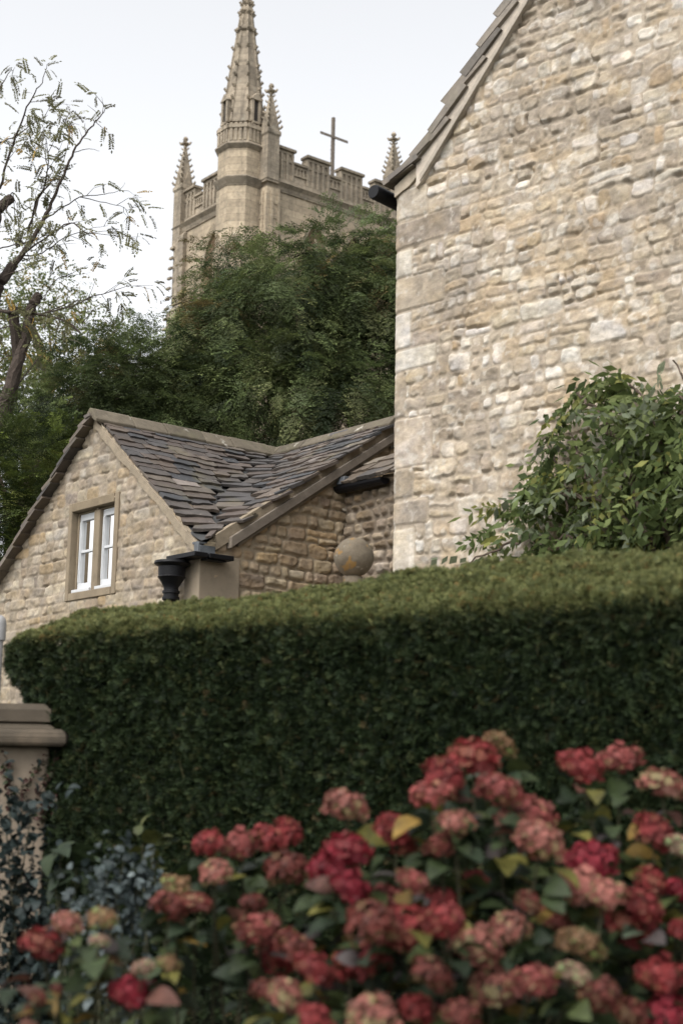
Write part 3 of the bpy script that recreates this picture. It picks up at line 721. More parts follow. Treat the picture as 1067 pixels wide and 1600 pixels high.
def pinnacle(x, y, zb, zs, zt, r, name='pinnacle', rot=math.pi / 4, nc=7, cs=1.0):
    mb = MB(); rr = r * math.sqrt(2)
    mb.lathe([(rr, zb), (rr, zs - .25), (rr * 1.16, zs - .18), (rr * 1.16, zs - .05), (rr * .98, zs), (rr * .10, zt - .32)], (x, y, 0), 4, W1_, rot)
    H = zt - zs
    for k in range(4):       # gablets and crockets
        a = rot + k * math.pi / 2; am = a + math.pi / 4; d = np.array([math.cos(am), math.sin(am), 0]); t = np.array([-d[1], d[0], 0]); p = np.array([x, y, 0])
        mb.frustum([p + d * r * .6 + t * r * .75 + Z3 * (zs - .1), p + d * r * .6 - t * r * .75 + Z3 * (zs - .1), p + d * r * .6 + Z3 * (zs + r * 1.9)],
                   [p + d * r * 1.12 + t * r * .75 + Z3 * (zs - .1), p + d * r * 1.12 - t * r * .75 + Z3 * (zs - .1), p + d * r * 1.12 + Z3 * (zs + r * 1.9)])
        d = np.array([math.cos(a), math.sin(a), 0])
        for i in range(nc):
            q = (i + .5) / (nc + .3); z = zs + q * (H - .32); R = rr * (.98 - .88 * q); s = .10 * cs * (1.1 - .45 * q)
            c = p + d * (R + s * .45) + Z3 * z
            mb.tube([c - d * s * .9 - Z3 * s * .5, c, c + d * s * .55 + Z3 * s * .55, c + d * s * .35 + Z3 * s * 1.1], [s * .42, s * .5, s * .42, s * .15], 6)
    mb.lathe([(.05, zt - .40), (.15 * cs, zt - .33), (.17 * cs, zt - .28), (.07, zt - .22), (.06, zt - .17), (.11 * cs, zt - .11), (.08, zt - .03), (.02, zt + .02)], (x, y, 0), 8, W1_)
    for k in range(4):
        a = rot + k * math.pi / 2; d = np.array([math.cos(a), math.sin(a), 0]); c = np.array([x, y, zt - .30]) + d * .17 * cs
        mb.tube([c - d * .1, c, c + d * .07 * cs + Z3 * .08], [.05, .06, .03], 6)
    return mb.build(name, M_towerd, tower, local=True)
def loc_z(x, y, px, py):      # local z of the picture row py above tower-local plan point (x, y)
    P = TN + tR * x + tG * y; return at(px, py, P[1])[2] - TZ
pinnacle(.06, .06, ZS - .1, loc_z(.06, .06, 420, 205), loc_z(.06, .06, 421, 131), .255, cs=1.0)
pinnacle(.10, TS - .10, ZS - .9, loc_z(.1, TS - .1, 277, 292), loc_z(.1, TS - .1, 279, 214), .27)
pinnacle(TS - .10, .10, ZS - .3, loc_z(TS - .1, .1, 616, 272), loc_z(TS - .1, .1, 617, 207), .25)
pinnacle(TS - .1, TS - .1, ZS - .3, ZS + 2.2, ZS + 4.6, .25)
# panelled front buttress below the corner pinnacle
m = MB()
m.abox(-.16, -.16, 0, .42, .42, ZS - .28)
for k, (x, y) in enumerate(((-.20, .02), (-.20, .30), (.02, -.20), (.30, -.20))):
    m.abox(x, y, ZS - 6, x + .1, y + .1, ZS - .45)
for i in range(9):
    z = ZS - .9 - i * .55
    for (x, y) in ((-.19, .16), (.16, -.19)): m.abox(x, y, z, x + .14, y + .14, z + .12)
m.build('buttress', M_tower, tower, local=True)
# stepped angle buttresses on the far corners
for (cx, cy, sx, sy) in ((0, TS, -1, 1), (TS, 0, 1, -1)):
    m = MB(); st_ = [(ZS - .3, .18), (ZS - 3.2, .36), (ZS - 7.0, .62), (ZS - 11, .9)]
    for i, (zt, o) in enumerate(st_):
        zb = st_[i + 1][1 - 1] if i + 1 < len(st_) else 0
        for ax in (0, 1):
            wd = .62 - .001 * i
            if ax == 0: x0, x1, y0, y1 = cx, cx + sx * o, cy - sy * (wd + .05), cy + sy * .02 * (i + 1)
            else: x0, x1, y0, y1 = cx - sx * (wd + .06), cx + sx * .021 * (i + 1), cy, cy + sy * o
            xa, xb, ya, yb = min(x0, x1), max(x0, x1), min(y0, y1), max(y0, y1)
            m.abox(xa, ya, zb, xb, yb, zt - o * .9)
            ins = .75
            top = [(cx if ax == 0 and sx > 0 else xa if ax else (xa + (xb - xa) * ins), ya, zt), (xb, ya, zt), (xb, yb, zt), (xa, yb, zt)]
            m.frustum([(xa, ya, zt - o * .9), (xb, ya, zt - o * .9), (xb, yb, zt - o * .9), (xa, yb, zt - o * .9)],
                      [((xa * (1 - ins) + cx * ins) if ax == 0 else xa, (ya * (1 - ins) + cy * ins) if ax else ya, zt), ((xb * (1 - ins) + cx * ins) if ax == 0 else xb, (ya * (1 - ins) + cy * ins) if ax else ya, zt),
                       ((xb * (1 - ins) + cx * ins) if ax == 0 else xb, (yb * (1 - ins) + cy * ins) if ax else yb, zt), ((xa * (1 - ins) + cx * ins) if ax == 0 else xa, (yb * (1 - ins) + cy * ins) if ax else yb, zt)])
    for i in range(26):   # worn crockets up the outer edge
        z = ZS - .9 - i * .42; o = np.interp(-z, [-q[0] for q in st_], [q[1] for q in st_]) ; m.abox(cx + sx * (o + .02) - .05, cy + sy * .0 - .12, z, cx + sx * (o + .02) + .05, cy + .12, z + .09)
    m.build('buttress', M_towerd, tower, local=True)
# octagonal stair turret and spire
ux, uy, ur = -.44, 1.08, .885; o8 = math.pi / 8
zt1 = loc_z(ux - ur * .7, uy - ur * .7, 372, 224); zsp = loc_z(ux, uy, 374, 213)
m = MB(); m.lathe([(ur, 0), (ur, zt1 - .12), (ur * 1.10, zt1), (ur * 1.03, zt1 + .14), (ur * .99, zsp - .02)], (ux, uy, 0), 8, W1_, o8)
m.build('turret', M_tower, tower, local=True)
m = MB(); m.lathe([(ur + .02, ZS - .3), (ur + .16, ZS - .02), (ur + .16, ZS), (ur + .03, ZS + .09)], (ux, uy, 0), 8, (.8, .8, .8), o8)
m.build('turret_string', M_towerd, tower, local=True); m = MB()
m.lathe([(ur * 1.02, zt1 - .14), (ur * 1.15, zt1 - .01), (ur * 1.15, zt1 + .03), (ur * 1.02, zt1 + .15)], (ux, uy, 0), 8, (.8, .8, .8), o8)
m.build('turret_string', M_towerd, tower, local=True); m = MB()
for k in range(8):           # miniature battlement round the foot of the spire
    a0, a1 = o8 + k * math.pi / 4, o8 + (k + 1) * math.pi / 4
    p, q = np.array([math.cos(a0), math.sin(a0), 0]) * ur, np.array([math.cos(a1), math.sin(a1), 0]) * ur; d = nrm(q - p); nn = nrm(p + q); L = np.linalg.norm(q - p)
    for i in range(4):
        s = L * (i + .5) / 4; c0 = np.array([ux, uy, zt1 + .14]) + p * 1.0 + d * (s - L * .08); m.box(c0 - nn * .05, d * L * .16, nn * .11, Z3 * (zsp - zt1 + .0))
    c0 = np.array([ux, uy, zsp - .06]) + p; m.box(c0 - nn * .05, d * L, nn * .14, Z3 * .14)
m.build('turret_battlement', M_towerd, tower, local=True)
ztip = loc_z(ux, uy, 388, -26)
prof_px = [(203, .80), (160, .665), (120, .55), (101, .475), (46, .28), (0, .125)]
prof = [(r, loc_z(ux, uy, 380, py)) for py, r in prof_px] + [(.07, ztip)]
m = MB(); m.lathe(prof, (ux, uy, 0), 8, (.92, .92, .92), o8)
PR = np.array(prof)
for k in range(8):
    a = o8 + k * math.pi / 4; d = np.array([math.cos(a), math.sin(a), 0])
    m.tube([np.array([ux, uy, z]) + d * (r + .005) for r, z in prof], .045, 5)
    for i, py in enumerate((186, 166, 146, 128, 110, 80, 52, 24, 8)):
        z = loc_z(ux, uy, 380, py); r = np.interp(z, PR[:, 1], PR[:, 0]); s = .13
        c = np.array([ux, uy, z]) + d * (r + s * .35); m.tube([c - d * s - Z3 * s * .4, c, c + d * s * .5 + Z3 * s * .5, c + d * s * .2 + Z3 * s], [s * .4, s * .48, s * .4, s * .12], 6)
for py, w in ((49, .13), (18, .10)):
    z = loc_z(ux, uy, 380, py); r = np.interp(z, PR[:, 1], PR[:, 0]); m.lathe([(r, z - .14), (r + w * .8, z - .05), (r + w * .8, z + .05), (r - .02, z + .14)], (ux, uy, 0), 8, W1_, o8)
spire = m.build('spire', M_towerd, tower, local=True)
for k in (4, 6, 5, 7, 0):          # lucarnes
    if k in (5, 7): continue
    a = k * math.pi / 4 + 0.0
    d = np.array([math.cos(a), math.sin(a), 0]); t = np.array([-d[1], d[0], 0])
    zl0, zl1 = loc_z(ux, uy, 395, 203), loc_z(ux, uy, 395, 163); r0 = np.interp(zl0, PR[:, 1], PR[:, 0]) * .93; r1 = np.interp(zl1, PR[:, 1], PR[:, 0]) * .93
    B = np.array([ux, uy, 0]) + d * (r0 + .10); lm = MB(); wz = zl1 - zl0; hw = .15
    for e in (-1, 1): lm.box(B + t * (e * hw - .05) + Z3 * zl0 - d * .35, t * .10, d * .35, Z3 * wz * .86)
    lm.frustum([B - d * .6 + t * (hw + .1) + Z3 * (zl0 + wz * .84), B - d * .6 - t * (hw + .1) + Z3 * (zl0 + wz * .84), B - d * .6 - t * .001 + Z3 * (zl1 + .22), B - d * .6 + Z3 * (zl1 + .23)],
               [B + d * .03 + t * (hw + .1) + Z3 * (zl0 + wz * .84), B + d * .03 - t * (hw + .1) + Z3 * (zl0 + wz * .84), B + d * .03 - t * .001 + Z3 * (zl1 + .10), B + d * .03 + Z3 * (zl1 + .11)])
    lm.box(B + t * -hw + Z3 * (zl0 - .08) - d * .3, t * 2 * hw, d * .33, Z3 * .08)
    lo = lm.build('lucarne', M_towerd, tower, local=True)
    vm = MB(); vm.box(B - t * (hw - .05) + Z3 * zl0 - d * .07, t * (2 * hw - .1), -d * .02, Z3 * wz * .84); vm.build('lucarne_opening', M_void, tower, local=True)
# belfry windows: pointed arches with tracery and louvres
def arch_pts(s, zb, zsill, w, h, n=10):
    """pointed arch outline, springing at zb, sill zsill"""
    R = w * 1.15; pts = [(s + w / 2, zsill), (s + w / 2, zb)]
    for i in range(1, n + 1):
        a = i / n * math.acos((R - w / 2) / R); pts.append((s + w / 2 - R + R * math.cos(a), zb + R * math.sin(a)))
    left = [(2 * s - x, z) for x, z in pts[:-1]][::-1]
    return pts + left
for k in (0, 1):
    f = side(k); zspr = ZS - 2.05; zsill = ZS - 5.4
    for s in ((2.15, 3.95) if k == 0 else (3.35,)):
        w = .95 if k == 0 else 1.15
        op = arch_pts(s, zspr, zsill, w, 0); ou = arch_pts(s, zspr, zsill - .12, w + .34, 0); n = len(op); fr = MB()
        for i in range(n - 1):
            A, B, Cc, Dd = op[i], op[i + 1], ou[i + 1], ou[i]
            fr.frustum([f(*A[:1], .0, A[1]), f(B[0], .0, B[1]), f(Cc[0], .0, Cc[1]), f(Dd[0], .0, Dd[1])], [f(A[0], .10, A[1]), f(B[0], .10, B[1]), f(Cc[0], .16, Cc[1]), f(Dd[0], .16, Dd[1])])
        fbox(fr, f, s - .04, s + .04, .004, .07, zsill, zspr + .35)
        wo = fr.build('belfry_window', M_tower, tower, local=True)
        pn = MB(); pn.frustum([f(x, .003, z) for x, z in op], [f(x, .012, z) for x, z in op])
        pn.build('louvre_panel', mat_plain('belfry_panel', (.13, .085, .05), .9), wo, local=True)
for p_ in list(col.objects):
    pass

# cross on the tower roof
cz0 = ZS + .2; Pc = TN + tR * 2.9 + tG * 1.6
czb = at(519, 278, Pc[1])[2]; czt = at(521, 184, Pc[1])[2]; Pc[0] = at(519, 278, Pc[1])[0]
cross = thing('cross', (Pc[0], Pc[1], czb - .6), 'plain dark wooden cross on a tall post behind the tower parapet', 'cross')
m = MB(); m.box(Pc - tR * .055 - tG * .055 + Z3 * (czb - 1.6), tR * .11, tG * .11, Z3 * (czt - czb + 1.6), (.16, .135, .11))
for i in range(8): m.box(Pc - tR * .10 + tG * .0 - Z3 * 0 + Z3 * (czb + .1 + i * .17), tR * .2, tG * .02, Z3 * .02, (.12, .10, .09))
m.build('post', M_wood, cross)
pa, pb = at(493, 208, Pc[1]), at(546, 223, Pc[1]); zc = (pa[2] + pb[2]) / 2; hl = .60
m = MB(); m.box(Pc - tR * hl * 1.12 - tG * .085 - Z3 * .05 + Z3 * zc, tR * hl * 2.24, tG * .025, Z3 * .10, (.17, .145, .12)); m.build('crossbar', M_wood, cross)
for a in ((279, 209, 26, .10, 6.0),): pass

# ------------------------------------------------------------------ foliage templates
def quad_leaf(p, d, n, L, w):
    s = np.cross(d, n); return [p, p + d * L * .45 + s * w / 2, p + d * L, p + d * L * .45 - s * w / 2]
def tmpl(quads, tip):
    V = np.array(quads, float).reshape(-1, 3); F = np.arange(len(V)).reshape(-1, 4); return V, F, np.repeat(np.array(tip, float), 4)
def needle_spray(rng, shoots=7, nn=6, droop=.55, nl=.115, nw=.042):
    Q, T = [], []
    main = lambda t: np.array([t, 0, -droop * t * t])
    axes = [(np.array([0, 0, 0.]), np.array([1, 0, 0.]), 1.0, droop, nn + 4)]
    for i in range(shoots):
        t = .12 + .78 * i / shoots; sd = 1 if i % 2 else -1; a = sd * rng.uniform(.6, 1.05)
        axes.append((main(t), np.array([math.cos(a), math.sin(a), rng.uniform(-.25, .2)]), (.16 + .5 * (1 - t)) * rng.uniform(.8, 1.15), droop * .7, nn))
    for (o, d, L, dr, k) in axes:
        d = nrm(d)
        for j in range(k):
            t = (j + .6) / k; p = o + d * L * t + np.array([0, 0, -dr * (L * t) ** 2]); dd = nrm(d + np.array([0, 0, -2 * dr * L * t]))
            sv = nrm(np.cross(dd, [0, 0, 1.]))
            for e in (-1, 1):
                nd = nrm(dd * rng.uniform(.55, .9) + sv * e + np.array([0, 0, rng.uniform(-.35, .25)]))
                Q.append(quad_leaf(p, nd, nrm(np.array([rng.normal(0, .4), rng.normal(0, .4), 1])), nl * rng.uniform(.75, 1.2), nw)); T.append(t ** 2 * (.5 + .5 * L))
    return tmpl(Q, T)
def pinnate(rng, pairs=7, ll=.22, lw=.085, droop=.45, curl=.3):
    Q, T = [], []
    for j in range(pairs + 1):
        t = .15 + .85 * j / pairs; p = np.array([t, 0, -droop * t * t]); dd = nrm(np.array([1, 0, -2 * droop * t]))
        if j == pairs: Q.append(quad_leaf(p, dd, nrm(np.array([0, .2, 1])), ll, lw)); T.append(1); continue
        for e in (-1, 1):
            nd = nrm(dd * .45 + np.array([0, e, -curl * rng.uniform(.2, 1.6)]))
            Q.append(quad_leaf(p, nd, nrm(np.array([rng.normal(0, .3), rng.normal(0, .3), 1])), ll * rng.uniform(.8, 1.1) * (1 - .25 * abs(t - .5)), lw)); T.append(rng.random())
    return tmpl(Q, T)
def leaf_tuft(rng, n=9, L=.35, w=.2):
    Q, T = [], []
    for i in range(n):
        d = nrm(np.array([rng.uniform(-.2, 1), rng.normal(0, .7), rng.normal(-.1, .6)])); p = np.array([rng.uniform(0, .7), rng.normal(0, .18), rng.normal(0, .15)])
        Q.append(quad_leaf(p, d, nrm(rng.normal(0, 1, 3) + np.array([0, 0, 1.2])), L * rng.uniform(.7, 1.2), w)); T.append(rng.random())
    return tmpl(Q, T)
def scatter(name, parent, mat, templates, pos, dirs, scale, colr, rng, tipgain=.8, upref=(0, 0, 1), kind=None, tilt=.3):
    pos = np.asarray(pos, float); n = len(pos); X = nrm(dirs); up = nrm(np.asarray(upref, float) + rng.normal(0, tilt, (n, 3)))
    Y = nrm(np.cross(up, X)); Z = np.cross(X, Y); scale = np.broadcast_to(np.asarray(scale, float), n); ti = rng.integers(0, len(templates), n)
    VV, FF, CC_ = [], [], []; base = 0
    for t, (tv, tf, tt) in enumerate(templates):
        I = np.where(ti == t)[0]
        if not len(I): continue
        v = pos[I, None] + scale[I, None, None] * (tv[None, :, :1] * X[I, None] + tv[None, :, 1:2] * Y[I, None] + tv[None, :, 2:] * Z[I, None])
        f = tf[None] + (np.arange(len(I)) * len(tv))[:, None, None] + base
        c = colr[I, None] * (1 + tipgain * tt[None, :, None] * np.array([1.05, 1, .7]))
        VV.append(v.reshape(-1, 3)); FF.append(f.reshape(-1, 4)); CC_.append(np.clip(c, 0, 1).reshape(-1, 3)); base += len(I) * len(tv)
    o = mesh_np(name, np.concatenate(VV), np.concatenate(FF), mat, parent, np.concatenate(CC_))
    if kind: o['kind'] = kind
    return o
def pal_cols(rng, n, pal, jit=.18):
    w = np.array([q for _, q in pal], float); c = np.array([p for p, _ in pal])[rng.choice(len(pal), n, p=w / w.sum())]
    return c * (1 + jit * rng.normal(0, 1, (n, 1))).clip(.5, 1.6)
def sphere_dirs(rng, n): return nrm(rng.normal(0, 1, (n, 3)))
TR = np.random.default_rng(77)
YEWT = [needle_spray(TR) for _ in range(5)]
HEDT = [needle_spray(TR, 4, 4, .15, .20, .085) for _ in range(5)]
PINT = [pinnate(TR, 8, .24, .15, .35) for _ in range(5)]
WIST = [pinnate(TR, 4, .40, .21, .5, .7) for _ in range(5)]
TUFT = [leaf_tuft(TR) for _ in range(5)]

# ------------------------------------------------------------------ trees
def bough_tree(name, lobes, nb, ns, sc, pal, templates, mat, label, cat, seed, base, trunk_r, droop=.35, spread=.42, inner=.25, tip=.8, group=None, front=.72, limbs=10, bl=.9):
    """crown of drooping boughs over overlapping lobes; every bough carries several sprays"""
    rng = np.random.default_rng(seed); t = thing(name, base, label, cat, group)
    ctr = np.array([l[0] for l in lobes], float); R = np.array([l[1] for l in lobes], float); area = (R.prod(1)) ** (2 / 3)
    P, Dn = [], []
    while len(P) < nb:
        li = rng.choice(len(lobes), p=area / area.sum()); d = sphere_dirs(rng, 1)[0]
        if d[1] > 0 and rng.random() < front: d[1] = -d[1]
        k = 1 - inner * rng.random() ** 2 if rng.random() < .8 else rng.uniform(.4, .8)
        p = ctr[li] + d * R[li] * k
        q = (((p - ctr) / R) ** 2).sum(1)
        if (q < .62).any() and rng.random() < .8: continue
        P.append(p); Dn.append(nrm(d / R[li]))
    P = np.array(P); Dn = np.array(Dn)
    bd = nrm(Dn + np.array([0, 0, -droop]) * rng.uniform(.2, 1.5, (nb, 1)) + .25 * rng.normal(0, 1, (nb, 3)))
    bc = pal_cols(rng, nb, pal)
    u = rng.random((nb, ns, 1)) ** .8
    side_ = rng.normal(0, 1, (nb, ns, 3)); 
    pos = P[:, None] + bd[:, None] * (u - .55) * bl + side_ * spread * (1.15 - .6 * u) * .5 + np.array([0, 0, -.18]) * (u ** 2)
    dr = nrm(bd[:, None] + .55 * side_ + np.array([0, 0, -droop * .6]))
    cc = bc[:, None] * (1 + .30 * rng.normal(0, 1, (nb, ns, 1))).clip(.4, 1.8)
    scatter('crown', t, mat, templates, pos.reshape(-1, 3), dr.reshape(-1, 3), sc * rng.uniform(.7, 1.25, nb * ns), cc.reshape(-1, 3), rng, tip)
    m = MB(); c0 = ctr.mean(0); b = np.array(base, float); top = ctr[np.argmax(ctr[:, 2])]
    m.tube([b - Z3 * .3, b * .6 + c0 * .4, c0, top], [trunk_r * 1.2, trunk_r, trunk_r * .7, trunk_r * .2], 10, (.10, .075, .055))
    for i in range(limbs):
        p = P[rng.integers(nb)]; s = b * .5 + c0 * .5 + (top - c0) * rng.uniform(-.2, .6); mid = (s + p) / 2 + rng.normal(0, .2, 3) + Z3 * .2
        m.tube([s, mid, p], [trunk_r * .3, trunk_r * .18, .015], 6, (.10, .075, .055))
    m.build('trunk', M_bark, t)
    return t
YP = [((0.055, 0.074, 0.029), 5), ((0.073, 0.095, 0.037), 4), ((0.099, 0.122, 0.047), 2.5), ((0.026, 0.039, 0.017), 2.0), ((0.121, 0.096, 0.042), .5), ((0.106, 0.118, 0.052), 1.4)]
Y0 = 26.
def lb(px, py, Y, rx, ry, rz): return (at(px, py, Y), (rx, ry, rz))
bough_tree('yew_tree', [lb(520, 480, 26, 1.25, 1.6, 1.25), lb(440, 530, 25.5, 1.5, 1.8, 1.45), lb(590, 570, 26, 1.7, 1.8, 2.2), lb(345, 570, 25.5, .85, 1.3, 1.2), lb(480, 680, 25, 2.5, 1.8, 1.5), lb(332, 480, 26, .34, .7, .95), lb(366, 455, 26, .26, .4, 1.15), lb(280, 640, 25, 1.1, 1.2, 1.0), lb(630, 460, 27, 1.2, 1.4, 1.2)],
           640, 11, .50, YP, YEWT, M_yew, 'dense dark green yew tree filling the gap between the cottage roof and the church tower', 'tree', 5, (at(470, 700, 26.5)[0], 26.5, 2.2), .35, bl=1.0, front=.85, droop=.9, spread=.36)
bough_tree('yew_tree', [lb(185, 620, 24, .95, 1.0, .75), lb(120, 660, 24, .9, 1.0, .7), lb(225, 580, 25, .5, .6, .7), lb(195, 560, 25, .30, .4, .55), lb(240, 690, 24, .8, .9, .6)],
           150, 12, .42, YP, YEWT, M_yew, 'lower dark yew with thin feathery tips just above the cottage ridge at the left', 'tree', 8, (at(180, 700, 24)[0], 24, 2.0), .2, limbs=14)
CYP = [((.065, .085, .020), 4), ((.045, .062, .018), 4), ((.022, .034, .013), 3), ((.075, .085, .022), 1.5)]
bough_tree('cypress_tree', [lb(25, 760, 19.5, .75, .8, .75), lb(70, 800, 19.5, .45, .6, .7), lb(-40, 820, 19.5, .9, .9, 1.1), lb(20, 880, 19.5, .9, .8, .9), lb(60, 720, 20, .35, .4, .4)],
           170, 11, .34, CYP, YEWT, M_yew, 'fresh green conifer with feathery shoots beside the left slope of the cottage roof', 'tree', 12, (at(10, 880, 19.5)[0], 19.5, 2.0), .16, droop=-.15, limbs=5)
BP = [((0.103, 0.124, 0.046), 4), ((0.145, 0.156, 0.060), 3), ((0.079, 0.099, 0.041), 3), ((0.217, 0.167, 0.060), .8), ((0.169, 0.180, 0.085), 1)]
bough_tree('broadleaf_tree', [lb(60, 560, 31, 1.9, 1.6, 1.15), lb(150, 560, 31, 1.25, 1.3, .75), lb(10, 640, 30, 1.6, 1.4, 1.1), lb(120, 640, 30, 1.6, 1.4, .9), lb(40, 480, 32, 1.2, 1.3, .75), lb(200, 640, 31, .9, 1, .7), lb(-40, 560, 31, 1.3, 1.3, 1.6)],
           450, 10, .25, BP, TUFT, M_leaf, 'loose olive green broadleaf tree with sky showing through behind the cottage gable', 'tree', 19, (at(60, 700, 31)[0], 31, 2.3), .22, droop=.1, spread=.6, inner=.5, limbs=22, tip=.3)

# robinia at the left: traced limbs at their own depth, thin twigs, sparse pinnate leaves
def robinia():
    rng = np.random.default_rng(41); Y = 21.
    t = thing('locust_tree', (at(-20, 900, Y)[0], Y, 2.0), 'sparse autumn locust tree with bare reaching branches at the left edge', 'tree')
    limbs = []      # (pixel polyline, depth offsets, r0, r1)
    def limb(pts, dy, r0, r1):
        n = len(pts); q = np.linspace(0, 1, n); P = np.array([at(x, y, Y + dy * s) for (x, y), s in zip(pts, q)])
        # resample with small wobble
        P2 = np.concatenate([2 * P[:1] - P[1:2], P, 2 * P[-1:] - P[-2:-1]]); R = []
        for i in range(n - 1):       # smooth curve through the joints
            a, b, c, d = P2[i:i + 4]
            for u in (0, .25, .5, .75): R.append(.5 * (2 * b + (c - a) * u + (2 * a - 5 * b + 4 * c - d) * u * u + (3 * b - a - 3 * c + d) * u ** 3))
        R = np.array(R + [P[-1]]); R[1:-1] += rng.normal(0, .007, (len(R) - 2, 3))
        k = .62 if r0 < .06 else .9; limbs.append((R, np.linspace(r0 * k, r1 * k, len(R)))); return R
    m = MB()
    base = at(-20, 900, Y); 
    limb([(-20, 930), (-18, 780), (-10, 700), (2, 640), (14, 610), (30, 560), (42, 520), (50, 480), (62, 462)], .2, .13, .085)
    limb([(-40, 900), (-30, 700), (-22, 600), (-14, 500), (-4, 455), (8, 432), (22, 414)], .5, .13, .085)
    main = limb([(22, 414), (40, 390), (59, 362), (76, 326), (92, 292), (106, 258), (120, 230), (138, 204), (152, 187), (162, 174), (168, 164)], -.6, .085, .006); limbs[-1] = (main, .05 * (1 - np.linspace(0, 1, len(main)) ** .55) + .004)
    limb([(20, 480), (28, 560), (14, 640), (-2, 720)], .6, .09, .10)
    limb([(-34, 800), (-28, 660), (-20, 520), (-13, 420), (-8, 350), (0, 325), (9, 317), (18, 310)], .4, .13, .085)
    br = [([(0, 295), (16, 240), (34, 190), (52, 150), (66, 130), (74, 100)], -.6, .035, .006), ([(-4, 150), (10, 120), (24, 105)], .2, .02, .005), ([(-5, 225), (20, 215), (50, 195), (75, 180)], -.3, .022, .005),
          ([(44, 365), (56, 320), (70, 290), (76, 260), (74, 230), (68, 200)], -.8, .03, .005), ([(50, 350), (62, 310), (88, 272), (104, 240), (112, 190)], .7, .028, .004), ([(64, 345), (90, 330), (126, 308), (158, 304), (182, 300), (196, 285)], .6, .022, .004),
          ([(126, 308), (158, 315), (188, 322), (200, 328), (214, 318)], .9, .014, .003), ([(24, 405), (52, 385), (86, 362), (112, 348), (132, 362), (160, 366), (220, 370)], -.6, .03, .004), ([(30, 400), (66, 395), (100, 372), (140, 358), (170, 352)], .4, .022, .004),
          ([(-4, 390), (30, 380), (70, 370), (104, 352), (120, 346)], -.9, .02, .005), ([(10, 330), (20, 300), (26, 345)], .3, .02, .008), ([(0, 486), (26, 488), (60, 492), (100, 500), (126, 520)], -.4, .05, .02), ([(60, 492), (110, 478), (150, 462), (200, 448), (240, 446)], -.5, .022, .004),
          ([(66, 490), (120, 470), (170, 456), (200, 430)], .3, .016, .003), ([(-4, 515), (20, 508), (46, 505)], -.4, .02, .01), ([(-4, 562), (18, 556), (40, 548)], -.7, .012, .006), ([(70, 470), (86, 440), (120, 424), (138, 414)], .5, .014, .004), ([(130, 505), (150, 480), (190, 462)], .2, .012, .003),
          ([(112, 208), (105, 185), (98, 200), (92, 170)], .4, .012, .004), ([(116, 238), (140, 232), (156, 236)], .4, .012, .004), ([(8, 430), (40, 420), (80, 398)], -.5, .016, .006), ([(76, 265), (70, 235), (66, 215)], .2, .014, .005), ([(0, 640), (30, 600), (60, 560)], .8, .03, .012)]
    B = [limb(*b) for b in br]
    tips = []
    for R in B + [main[20:]]:
        L = len(R)
        for i in range(3, L, 2):                     # side twigs
            if rng.random() < .62:
                d = nrm(R[min(i + 1, L - 1)] - R[i - 1]); a = nrm(d * .6 + rng.normal(0, .6, 3) + Z3 * .15); l = rng.uniform(.15, .55)
                P = np.array([R[i], R[i] + a * l * .5 + rng.normal(0, .02, 3), R[i] + a * l + rng.normal(0, .04, 3) - Z3 * .02])
                limbs.append((P, np.array([.006, .004, .002]))); tips += [(P[2], a), (P[1], a)]
        tips.append((R[-1], nrm(R[-1] - R[-3])))
    for R, r in limbs: m.tube(R, r, 8 if r[0] > .03 else 5, np.array((.062, .048, .039)) * rng.uniform(.8, 1.15), cap=False)
    m.build('trunk', M_bark, t)
    pos, dr = [], []
    for p, d in tips:
        x = px_of(p); dens = .72 if x[0] < 100 else .30
        for k in range(4):
            if rng.random() < dens: pos.append(p + rng.normal(0, .035, 3)); dr.append(nrm(d * .7 + rng.normal(0, .55, 3) + CR * .15 - Z3 * .3))
    for R in B[:12]:       # clusters near the crown
        for i in range(len(R)):
            x = px_of(R[i])
            if x[0] < 100 and rng.random() < .55:
                for _ in range(2): pos.append(R[i] + rng.normal(0, .12, 3)); dr.append(nrm(rng.normal(0, 1, 3) - Z3 * .4))
    n = len(pos); rp = [((.14, .14, .075), 4), ((.18, .175, .09), 3), ((.11, .105, .075), 3), ((.30, .20, .06), .9)]
    scatter('crown', t, M_leaf, PINT, pos, np.array(dr), rng.uniform(.16, .28, n), pal_cols(rng, n, rp), rng, .2)
robinia()
